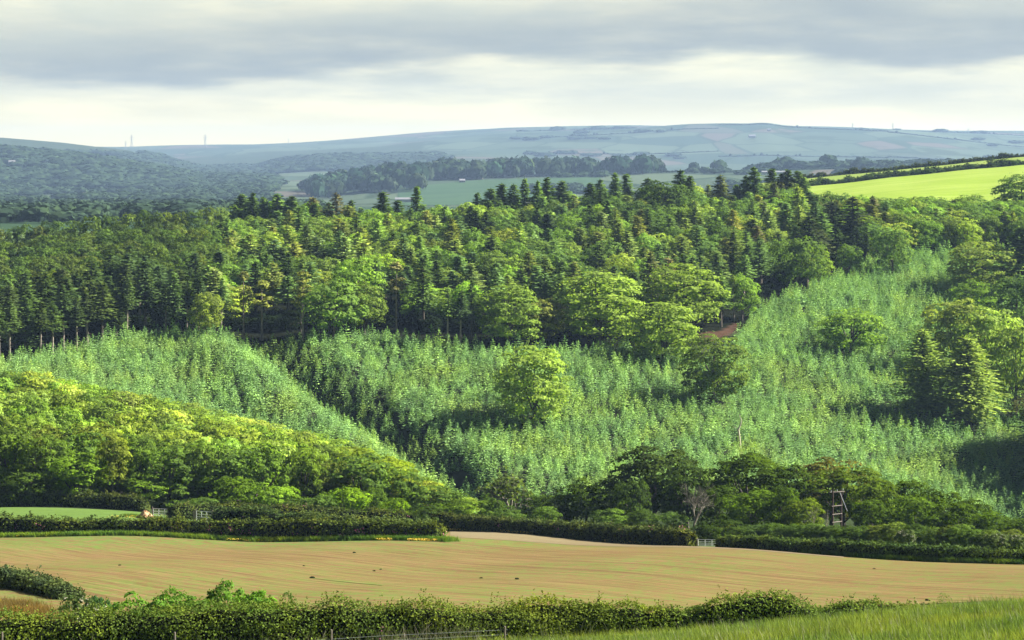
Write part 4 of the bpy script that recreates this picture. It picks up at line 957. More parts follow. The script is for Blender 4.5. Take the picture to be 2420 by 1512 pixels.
# bushes in the foreground hedge line
def near_bush(label, vx_, top, wV, d, col, leaf=0.10, name='bush', blossom=None, seed=0, n=46, per=70, dome=0.8):
    (cv, cq), (tv, tq) = g_broad(200 + seed, 3.0, 2.0, 0.03, nclump=n, leaf=leaf, per=per, dome=dome)
    x = wx(vx_, d); z = float(ground(x, d)) - 0.1; h = zr(top, d) - z
    e = link(name, None, loc=(x, d, z)); s = h / cv[:, 2].max(); sw = wV * d / F / 4.0
    cv = cv * [sw, sw, s]; tv = tv * [sw * 0.7, sw * 0.7, s]
    tag(e, label, 'bush')
    link('foliage', mesh_np('foliage', cv, cq, M_LEAF), e, col=col); link('stems', mesh_np('stems', tv, tq, M_TWIG), e)
    if blossom:
        r = np.random.default_rng(seed); ctr = cv.reshape(-1, 4, 3).mean(1); top_ = ctr[(ctr[:, 2] > h * 0.45)]; c0 = top_[r.integers(0, len(top_), 26)]; idx = np.repeat(np.arange(26), 14)
        P = c0[idx] + r.normal(0, 0.13, (len(idx), 3)) * [1.5, 1, .7]; P[:, 1] -= 0.12
        link('blossom', mesh_np('blossom', *cards(P, r.normal(size=P.shape) + [0, -1, 1], 0.04, 0.06, r), blossom), e)
    return e
BG = (0.12, 0.24, 0.035)
near_bush('hawthorn bush covered in white blossom in front of the brown field, lower left', 188, 1398, 110, 146, (0.09, 0.14, 0.04), blossom=M_CREAM, seed=1, name='hawthorn_bush')
near_bush('dark green bush just left of the bright feathery bushes', 235, 1398, 80, 149, (0.05, 0.11, 0.035), seed=2)
near_bush('bright green bush, leftmost of the feathery ones above the foreground hedge', 330, 1396, 150, 147, BG, seed=3, leaf=0.11)
near_bush('bright green bush with spiky top in the middle of the feathery clump', 425, 1385, 150, 148, BG, seed=4, leaf=0.11)
near_bush('tallest bright green feathery bush above the foreground hedge', 540, 1366, 130, 147, (0.135, 0.26, 0.04), seed=5, leaf=0.11)
near_bush('bright green bush right of the tallest feathery one', 615, 1384, 110, 146, BG, seed=6, leaf=0.11)
near_bush('thin straggly green sapling right of the feathery bushes', 685, 1396, 46, 145, (0.07, 0.14, 0.03), seed=7, n=26, per=34)
near_bush('lower yellow-green bush filling the front of the feathery clump', 480, 1418, 240, 143, (0.12, 0.21, 0.035), seed=8, leaf=0.10)
near_bush('dark leafy hump in the foreground hedge below the field centre', 1235, 1418, 60, 143, (0.06, 0.13, 0.03), seed=9)
near_bush('yellowish leafy hump in the foreground hedge, centre left', 960, 1428, 110, 142, (0.13, 0.19, 0.03), seed=10)
near_bush('green leafy hump in the foreground hedge between the dry stems', 790, 1432, 90, 143, (0.09, 0.17, 0.035), seed=11)
near_bush('small upright green sprig above the grass near the right end of the hedge', 2232, 1400, 34, 143, (0.10, 0.18, 0.03), seed=12, n=20, per=26)
near_bush('leafy lump in the foreground hedge right of centre', 1430, 1424, 90, 142, (0.09, 0.17, 0.03), seed=13)
near_bush('leafy lump in the foreground hedge above the tall grass', 1660, 1426, 90, 142, (0.10, 0.175, 0.03), seed=14)

# dry stalks sticking out of the hedge, fence posts, wire
r = np.random.default_rng(77); parts = []
for k in range(520):
    zone_ = r.random()
    vx_ = r.uniform(380, 760) if zone_ < 0.35 else r.uniform(900, 1130) if zone_ < 0.6 else r.uniform(760, 1000) if zone_ < 0.72 else r.uniform(-20, 1500)
    d_ = r.uniform(134.6, 137.5); x = wx(vx_, d_); z = float(ground(x, d_)) + r.uniform(-0.2, 0.5)
    L_ = r.uniform(0.5, 1.5); a = r.normal(0, 0.35); b = r.normal(-0.1, 0.2)
    parts.append(tube([(x, d_, z), (x + a * L_ * .5, d_ + b * L_ * .5, z + L_ * .6), (x + a * L_ * 1.1, d_ + b * L_, z + L_)], [0.018, 0.014, 0.005], 3))
V_, Q_ = join(parts); o = link('dry_stalks', mesh_np('dry_stalks', V_, Q_, M_DEAD)); tag(o, 'pale dry stalks tangled in front of the foreground hedge', 'dry stalks', kind='stuff')
for k, (vx_, lb, t_) in enumerate([(412, 'short weathered fence post in the hedge below the bright bushes', 1494), (782, 'weathered fence post among dry stems left of centre', 1488), (1192, 'brown fence post beside the dry stems at bottom centre', 1480), (4, 'grey fence post at the bottom left corner', 1494)]):
    d_ = 133.8; x = wx(vx_, d_); z = float(ground(x, d_)); h = max(zr(t_, d_) - z, 0.9)
    Vp, Qp = tube([(0, 0, -0.3), (0.02, 0, h * .5), (0.03, 0, h), (0.03, 0, h + 0.03)], [0.075, 0.07, 0.065, 0.001], 8)
    o = link('fence_post', mesh_np('fence_post', Vp, Qp, M_WOODPOST), loc=(x, d_, z)); tag(o, lb, 'fence post', 'posts of the foreground fence')
for hz, lb in ((0.75, 'lower strand of fence wire in front of the foreground hedge'), (1.05, 'upper strand of fence wire in front of the foreground hedge')):
    xs_ = wx(np.linspace(-20, 1200, 40), 133.8); P = [(a, 133.8, float(ground(a, 133.8)) + hz) for a in xs_]
    o = link('fence_wire', mesh_np('fence_wire', *tube(P, [0.006] * 40, 4), M_GALV)); tag(o, lb, 'fence wire', 'wires of the foreground fence')

# ------------------------------------------------------------------ tall grass in front
def tuft_blades(X, Y, r, hmin, hmax, w, nb, lean=0.25):
    idx = np.repeat(np.arange(len(X)), nb); N = len(idx)
    bx = X[idx] + r.normal(0, 0.10, N); by = Y[idx] + r.normal(0, 0.10, N); bz = ground(bx, by) - 0.05
    h = r.uniform(hmin, hmax, N) * (0.8 + 0.4 * r.random(len(X)))[idx]; a = r.uniform(0, 6.28, N)
    lx = r.normal(-0.10, lean, N) * h; ly = r.normal(0, lean, N) * h
    sxv = np.cos(a) * w; syv = np.sin(a) * w
    B = np.stack([bx, by, bz], 1); S = np.stack([sxv, syv, np.zeros(N)], 1); Lv = np.stack([lx, ly, h], 1)
    V_ = np.stack([B - S, B + S, B + Lv * [0.45, 0.45, 0.62] + S * 0.7, B + Lv * [0.45, 0.45, 0.62] - S * 0.7, B + Lv + S * .1, B + Lv - S * .1], 1).reshape(-1, 3)
    i = np.arange(N) * 6
    Q_ = np.concatenate([np.stack([i, i + 1, i + 2, i + 3], 1), np.stack([i + 3, i + 2, i + 4, i + 5], 1)])
    return V_, Q_
r = np.random.default_rng(55); n = 30000
Y = np.sqrt(r.uniform(72.0 ** 2, 134.0 ** 2, n)); X = r.uniform(-0.29, 0.29, n) * Y
keep = rowof(X, Y, ground(X, Y) + 0.8) < 1560
X, Y = X[keep], Y[keep]
M_GRASS = foliage('tall_grass_blades', transl=0.3, var=0.7, nscale=0.22, tip=(1.45, 1.15, 0.8), patch=0.7)
o = link('tall_grass', mesh_np('tall_grass', *tuft_blades(X, Y, r, 0.35, 0.85, 0.017, 9), M_GRASS), col=(0.125, 0.19, 0.045)); tag(o, 'tall wind-blown meadow grass in the bottom right foreground', 'grass', kind='stuff')
r = np.random.default_rng(56); k_ = r.integers(0, len(X), 2600)
o = link('seed_heads', mesh_np('seed_heads', *tuft_blades(X[k_], Y[k_], r, 0.8, 1.15, 0.010, 2, 0.16), M_TWIG)); tag(o, 'thin tan seed stalks standing above the foreground meadow grass', 'grass', kind='stuff')
# rank grass and buttercups at the hedge foot
def verge(name, label, pts, half, n, hmin, hmax, col, mat, w=0.03, nb=5, seed=1):
    r = np.random.default_rng(seed); P = np.array(vp(pts)); seg = np.r_[0, np.cumsum(np.hypot(*np.diff(P, axis=0).T))]; t = r.uniform(0, seg[-1], n)
    X = np.interp(t, seg, P[:, 0]) + r.normal(0, half * .5, n); Y = np.interp(t, seg, P[:, 1]) + r.normal(0, half * .5, n)
    o = link(name, mesh_np(name, *tuft_blades(X, Y, r, hmin, hmax, w, nb), mat), col=col); tag(o, label, 'grass', kind='stuff')
verge('hedge_foot_grass', 'rank bright green grass along the foot of the pink-flowered hedge', [(-60, 374.5), (520, 363), (800, 353), (1045, 343.5), (1075, 346)], 0.8, 9000, 0.4, 1.1, (0.095, 0.19, 0.03), M_GRASS, 0.04)
verge('hedge_foot_grass', 'rank grass along the foot of the trimmed right-hand hedge', [(1900, 314), (2150, 293), (2420, 273)], 0.6, 4000, 0.3, 0.9, (0.07, 0.15, 0.03), M_GRASS, 0.04, seed=2)
verge('pasture_edge_grass', 'rough grass round the heap and the two left gates', [(300, 430), (360, 424), (450, 408), (520, 398)], 1.6, 3000, 0.2, 0.7, (0.10, 0.18, 0.03), M_GRASS, 0.04, seed=3)
verge('docks', 'reddish dock stems beside the hedge at the lower left', [(20, 196), (60, 186), (150, 178)], 2.4, 2600, 0.5, 1.1, (0.12, 0.095, 0.035), M_GRASS, 0.02, seed=4)
def flowers(name, label, spots, mat, size, seed):
    r = np.random.default_rng(seed); Ps = []
    for a0, b0, a1, b1, n, sp in spots:
        t = r.random(n); vx_ = a0 + (a1 - a0) * t; d_ = b0 + (b1 - b0) * t + r.normal(0, sp, n); x = wx(vx_, d_) + r.normal(0, 0.2, n)
        Ps.append(np.stack([x, d_, ground(x, d_) + r.uniform(0.25, 0.6, n)], 1))
    P = np.concatenate(Ps); o = link(name, mesh_np(name, *cards(P, np.array([[0, -.6, 1.0]]) + r.normal(0, .3, P.shape), size, size, r), mat)); tag(o, label, 'flowers', kind='stuff')
flowers('buttercups', 'yellow buttercups scattered along the hedge foot and field corner', [(0, 373.5, 120, 371, 160, .5), (540, 361, 680, 357, 160, .3), (890, 348, 925, 347, 60, .3), (965, 345, 1030, 343, 260, .3), (1060, 432, 1130, 424, 160, .5), (1180, 412, 1260, 398, 70, .4), (1430, 372, 1520, 358, 60, .4), (250, 424, 330, 424, 60, 1)], M_YELLOW, 0.075, 3)
flowers('buttercups', 'band of yellow buttercups beside the bare soil at the lower left edge', [(-40, 203, 55, 190, 420, .7)], M_YELLOW, 0.055, 4)
sheet('soil_corner', [-500, -60, 20, 45], [165, 165, 172, 184], [196, 196, 190, 186], M_EARTH, off=0.22, nd=12)
r = np.random.default_rng(8)
for k, (vx_, row_, s_, lb) in enumerate([(283, 1345, .35, 'small dark clod in the left of the brown field'), (738, 1364, .55, 'dark green weed tuft at the start of the green streak in the field'), (884, 1385 - 44, .35, 'pair of dark clods near the middle of the field'), (900, 1337, .3, 'small dark clod left of the field middle'), (1137, 1361, .35, 'dark clod above the foreground hedge centre'), (1222, 1366, .5, 'larger dark clod right of the field centre'), (837, 1308, .45, 'flat dark clod near the hedge end'), (2191, 1412, .4, 'dark clod low in the right of the field'), (2066, 1347, .3, 'small dark clod high in the right of the field'), (718, 1335, .3, 'dark clod left of the flat one')]):
    s_ *= 0.65; d_ = rd(row_ + 2); x = wx(vx_, d_); z = float(ground(x, d_)) + .14; N = 26
    dd = unit(r.normal(size=(N, 3)) + [0, 0, .6]); P = dd * [s_, s_ * .7, s_ * .45] * r.uniform(.6, 1, (N, 1)) + [0, 0, s_ * .15]
    o = link('weed_clump', mesh_np('weed_clump', *cards(P, dd, s_ * .3, s_ * .42, r), M_HEDGE), loc=(x, d_, z), col=(0.035, 0.05, 0.025)); tag(o, lb, 'weed clump', 'dark clods and weeds on the brown field')
sheet('weedy_streak', [740, 800, 850, 905], [rd(1366.6), rd(1373.4), rd(1379.6), rd(1387)], [rd(1365.6), rd(1370.6), rd(1376), rd(1385)], stripe_mat('weedy_streak', (0.13, 0.17, 0.045), (0.20, 0.17, 0.07), 0.2), off=0.18, nd=6, step=4)

# ------------------------------------------------------------------ gates, heap, power poles
def gate(label, va, da, vb, db, hgt, n=5, ups=3, zoff=0.05, postmat=M_GALV, post=True):
    xa, xb = wx(va, da), wx(vb, db); za, zb = float(ground(xa, da)) + zoff, float(ground(xb, db)) + zoff
    A = np.array([xa, da, za]); Bv = np.array([xb, db, zb]); e = link('field_gate', None, loc=A); tag(e, label, 'gate', 'galvanised field gates')
    parts = []; D = Bv - A
    hs = [0.12, 0.30, 0.48, 0.72, 1.0][:n]
    for hq in hs: parts.append(tube([np.array([0, 0, hgt * hq]), D + [0, 0, hgt * hq]], [0.035, 0.035], 6))
    link('rails', mesh_np('rails', *join(parts), M_GALV), e)
    for k in range(ups + 1):
        f = k / ups; p = D * f; o = link('upright', mesh_np('upright', *bar(p + [0, 0, hgt * .10], p + [0, 0, hgt * 1.02], 0.06), M_GALV), e)
    if post:
        for p in (D * -0.04, D * 1.04):
            link('post', mesh_np('post', *tube([p + [0, 0, -.4], p + [0, 0, hgt * 1.15], p + [0, 0, hgt * 1.16]], [0.11, 0.11, 0.01], 8), M_WOODPOST), e)
    return e
gate('bright metal gate right of the red earth heap, left of the hedge gap', 362, 426, 402, 425, 2.0)
gate('slightly tilted metal gate in the gap between hedges, right of the first gate', 464, 419, 501, 417, 2.2)
gate('low dull metal gate in the hedge behind the brown field, right of centre', 1650, 342, 1699, 337.5, 1.15)
# boarded end beside second gate
d_ = 421; x = wx(457, d_); z = float(ground(x, d_)); parts = [box((k * 0.17, -k * 0.1, 0.95 - 0.02 * k), (0.15, 0.04, 2.3)) for k in range(6)]
o = link('board_panel', mesh_np('board_panel', *join(parts), M_WOODPOST), loc=(x, d_, z)); tag(o, 'grey boarded panel beside the second field gate', 'fence panel')
# heap of red earth
r = np.random.default_rng(3); nu, nv = 26, 12; Vh = []
for i in range(nv):
    f = i / (nv - 1)
    for j in range(nu):
        a = 2 * math.pi * j / nu; rr = (1 - f) ** 0.8 * (1 + 0.15 * math.sin(3 * a) + r.normal(0, .07)); Vh.append((rr * math.cos(a) * 1.9, rr * math.sin(a) * 1.5, -0.2 + f ** 0.9 * 2.0 + r.normal(0, .07)))
Qh = [(i * nu + j, i * nu + (j + 1) % nu, (i + 1) * nu + (j + 1) % nu, (i + 1) * nu + j) for i in range(nv - 1) for j in range(nu)]
d_ = 424; x = wx(343, d_); o = link('earth_heap', mesh_np('earth_heap', Vh, Qh, M_EARTH), loc=(x, d_, float(ground(x, d_)))); tag(o, 'heap of orange-red earth and stones left of the first field gate', 'heap')
# H-frame power poles
d_ = 372.0
xa, xb = wx(1968, d_), wx(1988, d_ + 1.5); zg = float(ground(xa, d_)); ht = zr(1161, d_) - zg
e = link('power_poles', None, loc=(xa, d_, zg)); tag(e, 'twin dark wooden power poles joined by pale crossbars among the trees', 'power poles')
dx = xb - xa; dy = 1.5
for px, py in ((0, 0), (dx, dy)):
    link('pole', mesh_np('pole', *tube([(px, py, -1), (px, py, ht), (px, py, ht + .02)], [0.19, 0.15, 0.01], 10), M_POLE), e)
for hz, ex in ((ht - 0.15, 0.55), (ht * 0.68, 0.2), (ht * 0.50, 0.12), (ht * 0.33, 0.1)):
    link('crossbar', mesh_np('crossbar', *bar((-ex, -0.25, hz), (dx + ex, dy - 0.25, hz - .06), 0.12), M_WOODPOST), e)
for f in (-0.2, 0.5, 1.2):
    link('insulator', mesh_np('insulator', *tube([(dx * f, dy * f - .25, ht - .08), (dx * f, dy * f - .25, ht + .1), (dx * f, dy * f - .25, ht + .12), (dx * f, dy * f - .25, ht + .3)], [0.05, 0.09, 0.05, 0.07], 8), M_GALV), e)
link('stay_rod', mesh_np('stay_rod', *tube([(dx - 0.3, dy - .2, ht - .3), (dx + 1.0, dy - .4, ht * .55)], [0.03, 0.03], 5), M_GALV), e)
x1 = wx(1440, 470); z1 = float(ground(x1, 470)) + 9.5
for k, f in enumerate((-0.2, 0.5, 1.2)):
    p0 = np.array([xa + dx * f, d_ + dy * f - .25, zg + ht + .3]); p1 = np.array([x1 - 1 + k, 480, z1]); t = np.linspace(0, 1, 30)[:, None]
    P = p0 + (p1 - p0) * t; P[:, 2] -= (4 * t * (1 - t))[:, 0] * 3.0
    o = link('power_line', mesh_np('power_line', *tube(P, [0.012] * 30, 4), M_WIRE)); tag(o, ['nearest', 'middle', 'farthest'][k] + ' of three dark wires leaving the twin poles to the left', 'power line', 'wires from the twin power poles')
# cream hawthorn bushes on the right
def blossom_shrub(vx_, top, wV, d_, label, seed):
    near_bush(label, vx_, top, wV, d_, (0.11, 0.15, 0.05), leaf=0.16, name='hawthorn_bush', blossom=M_CREAM, seed=seed)
blossom_shrub(2357, 1256, 62, 322, 'cream-flowered hawthorn above the right end of the trimmed hedge', 21)
blossom_shrub(2408, 1262, 50, 318, 'smaller cream-flowered hawthorn at the right picture edge', 22)
blossom_shrub(2140, 1248, 50, 330, 'pale-tipped hawthorn behind the trimmed hedge under the rounded slope', 23)

# ------------------------------------------------------------------ far country
M_FARLEAF = foliage('distant_leaf_mass', transl=0.1, var=0.5, nscale=0.03, tip=(1.15, 1.1, 0.85))
def lump(seed, n=90, cards_=True):
    r = np.random.default_rng(seed); k = np.arange(n) + .5; ph = np.arccos(1 - 1.5 * k / n); th = np.pi * (1 + 5 ** .5) * k
    D = np.stack([np.cos(th) * np.sin(ph), np.sin(th) * np.sin(ph), np.cos(ph)], 1); P = D * (1 + 0.14 * np.sin(3 * th + seed) + r.normal(0, .08, n))[:, None] * [1, 1, .8] * .85 + [0, 0, .62]
    return cards(P, D + r.normal(0, .3, (n, 3)), 0.22, 0.30, r)
lumps = [lump(i) for i in range(5)]
lump_me = []
for i, (v_, q_) in enumerate(lumps):
    tv, tq = tube([(0, 0, -0.1), (0, 0, 0.6)], [0.06, 0.04], 5); lump_me.append((mesh_np('crown', v_, q_, M_FARLEAF), mesh_np('trunk', tv, tq, M_BARK)))
def far_tree(vx_, d_, h, wd, col, label, group):
    d_ *= FS; h *= 2.0; wd *= FS * 0.95; x = wx(vx_, d_); i = random.randrange(5); e = link('distant_tree', None, loc=(x, d_, float(ground(x, d_)))); e.scale = (wd / 2, wd / 2, h / 1.4); e.rotation_euler[2] = random.uniform(0, 6)
    link('crown', lump_me[i][0], e, col=col); link('trunk', lump_me[i][1], e); tag(e, label, 'tree', group); return e
random.seed(9)
DK = (0.03, 0.055, 0.03)
places = [(950, 'left end'), (1100, 'left part'), (1250, 'middle'), (1400, 'right part'), (1600, 'right end')]
for k in range(300):
    vx_ = 725 + 830 * random.random() ** 0.95; d_ = random.uniform(2380, 2760)
    if vx_ > 1250 and d_ < 2600: continue
    if 1000 < vx_ < 1250 and d_ < 2560: d_ = random.uniform(2600, 2760)
    far_tree(vx_, d_, random.uniform(14, 23), random.uniform(18, 30), jit(DK, .25), f"hazy blue-green tree in the {[p for v, p in places if vx_ <= v or v == 1600][0]} of the wooded knoll", 'trees on the distant wooded knoll')
for vx_, h, wd in [(1175, 20, 20), (1108, 18, 20), (1012, 18, 18), (1305, 17, 20), (1340, 16, 14), (1398, 19, 26), (1548, 14, 16), (1522, 13, 16), (1855, 16, 34), (1958, 17, 30), (2035, 14, 22), (1700, 14, 24), (1640, 12, 16)]:
    far_tree(vx_, 2720, h, wd, DK, {1175: 'flat-crowned distant tree standing highest on the knoll', 1398: 'lone distant tree on the fields right of the knoll', 1548: 'right one of two small distant trees on the field line', 1522: 'left one of two small distant trees on the field line'}.get(vx_, f"distant round tree on the knoll skyline " + {1108: 'left of the flat-crowned one', 1012: 'at the left shoulder', 1305: 'right of the farm', 1340: 'just left of the lone field tree', 1855: 'left of the hazy far-right wood', 1958: 'in the far-right wood, largest', 2035: 'right of the largest far-right one', 1700: 'between the lone tree and far-right wood', 1640: 'small, right of the two field trees'}.get(vx_, '')), 'trees along the distant field line')
# hazy woods as mass
r = np.random.default_rng(12); Vs, Qs, nb_ = [], [], 0
def scatter(n, vr, dr, hr, wr, cond=None):
    global nb_
    for _ in range(n):
        vx_ = r.uniform(*vr); d_ = r.uniform(*dr); x = wx(vx_, d_)
        if cond and not cond(vx_, d_, x): continue
        d_ *= FS; x *= FS
        v_, q_ = lumps[r.integers(5)]; w_ = r.uniform(*wr) / 2 * FS; h = r.uniform(*hr) / 1.4 * 1.25
        Vs.append((v_ * [w_, w_, h] + [x, d_, float(ground(x, d_))]).astype(np.float32)); Qs.append(q_ + nb_); nb_ += len(v_)
scatter(520, (-250, 640), (2150, 3000), (9, 15), (16, 34), lambda v, d, x: math.sin(x / 60 + 1) + math.sin(d / 70) > -0.1)
scatter(820, (-250, 760), (880, 2060), (7, 12), (11, 22), lambda v, d, x: math.sin(x / 47) + math.sin(d / 38) > -0.25)
scatter(900, (-300, 650), (2950, 3750), (11, 18), (26, 48))
scatter(600, (-300, 560), (4300, 5300), (12, 20), (34, 60), lambda v, d, x: v > 330 or math.sin(x / 150) + math.sin(d / 120) > 0.6)
scatter(700, (470, 1050), (4300, 5200), (12, 20), (34, 60))
scatter(520, (1780, 2700), (2450, 3000), (10, 17), (20, 38), lambda v, d, x: math.sin(x / 90 + 2) + math.sin(d / 60) > -0.3)
scatter(300, (1500, 2700), (3300, 4400), (10, 17), (24, 44), lambda v, d, x: math.sin(x / 120) + math.sin(d / 90) > 0.5)
scatter(260, (1000, 2700), (5000, 7000), (10, 18), (30, 60), lambda v, d, x: math.sin(x / 160) + math.sin(d / 130) > 1.0)
scatter(160, (1250, 1800), (2100, 2600), (7, 12), (12, 24), lambda v, d, x: math.sin(x / 35) + math.sin(d / 50) > 0.7)
for d_ in (2330, 2520, 2850, 3150, 3700, 4300, 5200, 6000, 6700):
    for v0, v1 in ((1250, 1700), (1700, 2100), (2100, 2600)):
        dd = d_ + r.uniform(-90, 90); sl_ = r.uniform(-.25, .25)
        for vx_ in np.arange(v0, v1, 9 * 2500 / d_ * 1.0):
            y_ = (dd + sl_ * (vx_ - v0)) * FS; x = wx(vx_, y_); v_, q_ = lumps[r.integers(5)]; w_ = r.uniform(5, 9); h = r.uniform(2.5, 5) * (2.2 if r.random() < .07 else 1)
            Vs.append((v_ * [w_, w_ * .6, h] + [x, y_, float(ground(x, y_))]).astype(np.float32)); Qs.append(q_ + nb_); nb_ += len(v_)
o = link('distant_woodland', mesh_np('distant_woodland', np.concatenate(Vs), np.concatenate(Qs), M_FARLEAF), col=(0.03, 0.052, 0.03)); tag(o, 'hazy distant woods and hedges over the far hills and valley', 'woodland', kind='stuff')
# knoll pasture
sheet('distant_pasture', [940, 1000, 1130, 1250, 1420], [3900, 3800, 3800, 4100, 4700], [4850, 4950, 5080, 5100, 5100], stripe_mat('hazy_pasture', (0.045, 0.085, 0.045), (0.055, 0.10, 0.05), 0.3, (0.002, 0.01)), off=0.8, nd=30)

def farmhouse(label, vx_, d_, L, W, hw, hr, rz, wallm, roofm, group=None, nwin=3, zoff=0):
    d_ *= FS; L, W, hw, hr = L * 1.2, W * 1.2, hw * 1.15, hr * 1.15; x = wx(vx_, d_); e = link('farm_building', None, loc=(x, d_, float(ground(x, d_)) - 1 + zoff)); e.rotation_euler[2] = rz; tag(e, label, 'building', group)
    hw += 1
    V_, Q_ = box((0, 0, hw / 2), (L, W, hw)); g_ = np.array([(-L / 2, -W / 2, hw), (-L / 2, W / 2, hw), (-L / 2, 0, hw + hr - .2), (-L / 2, 0, hw + hr - .2), (L / 2, -W / 2, hw), (L / 2, W / 2, hw), (L / 2, 0, hw + hr - .2), (L / 2, 0, hw + hr - .2)])
    V_, Q_ = join([(V_, Q_), (g_ + [0, 0, .002], np.array([(0, 1, 2, 3), (4, 5, 6, 7)]))])
    link('wall', mesh_np('wall', V_, Q_, wallm), e)
    o_ = 0.4; th = 0.18; Rv = []
    for s in (-1, 1):
        a = np.array([(-L / 2 - o_, s * (W / 2 + o_), hw - .25), (L / 2 + o_, s * (W / 2 + o_), hw - .25), (L / 2 + o_, 0, hw + hr), (-L / 2 - o_, 0, hw + hr)]); Rv.append((np.concatenate([a, a + [0, 0, th]]), np.array([(0, 1, 2, 3), (4, 5, 6, 7), (0, 1, 5, 4), (1, 2, 6, 5), (2, 3, 7, 6), (3, 0, 4, 7)])))
    ro = link('roof', mesh_np('roof', *join(Rv), roofm), e)
    if wallm is M_WHITE or wallm is M_STONE:
        if hw < 8 and L < 16: link('chimney', mesh_np('chimney', *box((L / 2 - .8, 0, hw + hr + .2), (.9, .9, 1.8)), M_STONE), ro)
    for k in range(nwin):
        link('window', mesh_np('window', *box((-L / 2 + L * (k + .5) / nwin, -W / 2 - .03, 1 + (hw - 1) * .55), (1.2, .1, 1.2)), M_DARKGLASS), e)
    return e
farmhouse('long low pale barn in front of the knoll, left of the hazy pasture', 962, 2150, 40, 12, 4.0, 3.0, 0.05, M_WHITE, M_SHEET, zoff=2)
farmhouse('reddish-roofed small house low in the knoll farm group', 1092, 2510, 11, 8, 4.5, 3.2, 0.2, M_STONE, M_SLATE)
farmhouse('largest stone farmhouse in the knoll farm group', 1133, 2570, 14, 9, 6.5, 3.5, -0.1, M_STONE, M_SLATE)
farmhouse('white cottage half hidden above the knoll farm group', 1096, 2620, 12, 8, 8, 3, 0.1, M_WHITE, M_SLATE)
farmhouse('low pale bungalow right of the knoll farm group', 1205, 2585, 24, 9, 3.5, 2.6, 0.0, M_WHITE, M_SHEET)
farmhouse('grey-roofed bungalow at the right end of the knoll farms', 1252, 2600, 18, 10, 3.6, 4.2, 0.0, M_WHITE, M_SLATE)
farmhouse('long pale shed in the blue fields right of the skyline broadleaf', 1830, 2500, 50, 14, 3.0, 2.0, 0.0, M_WHITE, M_SHEET, zoff=2)
farmhouse('white farmhouse on the flank of the far right hill', 1777, 5600, 30, 14, 9, 6, 0.1, M_WHITE, M_SLATE, zoff=6)
farmhouse('small white house right of the hillside farmhouse', 1817, 5750, 18, 10, 7, 4, 0.1, M_WHITE, M_SLATE, zoff=8)
farmhouse('pale-roofed bungalow in the hazy valley at the left', 205, 2400, 22, 12, 3.4, 3, 0.1, M_WHITE, M_SHEET, zoff=6)
farmhouse('white house alone in the dark wooded hillside at far left', 28, 3250, 16, 12, 5, 4, 0.1, M_WHITE, M_SHEET, zoff=12)
farmhouse('white cottage glimpsed in the far right wood', 2105, 2900, 12, 8, 6, 3, 0.1, M_WHITE, M_SLATE, zoff=8)
# pylons on the horizon
def pylon_mesh(h=46.):
    parts = []; w0, w1 = 4.2, 0.9
    def at(z): return w0 + (w1 - w0) * min(1, z / (h * .72))
    zs_ = [0, h * .18, h * .34, h * .48, h * .60, h * .72, h]
    for sx_, sy_ in ((1, 1), (1, -1), (-1, 1), (-1, -1)):
        parts.append(tube([(sx_ * at(z), sy_ * at(z), z) for z in zs_[:-1]] + [(0, 0, h)], [.32] * 7, 4))
    for a, b in zip(zs_[:-2], zs_[1:-1]):
        for s in (-1, 1):
            parts.append(tube([(-at(a), s * at(a), a), (at(b), s * at(b), b)], [.17, .17], 3)); parts.append(tube([(at(a), s * at(a), a), (-at(b), s * at(b), b)], [.17, .17], 3))
    arms = []
    for z, l in ((h * .62, 7.5), (h * .75, 9.5), (h * .88, 6.5)):
        arms.append(tube([(-l, 0, z), (0, 0, z + 1.6), (l, 0, z)], [.2, .3, .2], 4)); arms.append(tube([(-l, 0, z), (l, 0, z)], [.25, .25], 4))
    return join(parts), join(arms)
(pa, pb), (aa, ab) = pylon_mesh(); PM, AM = mesh_np('tower', pa, pb, M_PYLON), mesh_np('arms', aa, ab, M_PYLON)
for vx_, d_, top_, lb in [(311, 6900, 318, 'taller of the two pylons at the left horizon'), (297, 7000, 332, 'faint shorter pylon just left of the taller left one'), (485, 7000, 317, 'pylon standing alone on the left-centre horizon'), (682, 7300, 326, 'faintest pylon on the horizon left of centre'), (2015, 6500, 289, 'short pylon behind the crest of the far right hill'), (2110, 6600, 290, 'slim pylon right of the far hill summit'), (2288, 6900, 302, 'pylon in the right distance, left of three'), (2334, 7000, 308, 'pylon in the right distance, middle of three'), (2400, 7100, 308, 'pylon nearest the right picture edge')]:
    d_ *= FS; x = wx(vx_, d_); z = float(ground(x, d_)); h = min(max(zr(top_, d_) - z, 50), 85)
    e = link('electricity_pylon', None, loc=(x, d_, zr(top_, d_) - h)); e.scale = (h / 46,) * 3; tag(e, lb, 'pylon', 'pylons along the horizon')
    link('tower', PM, e); link('arms', AM, e)

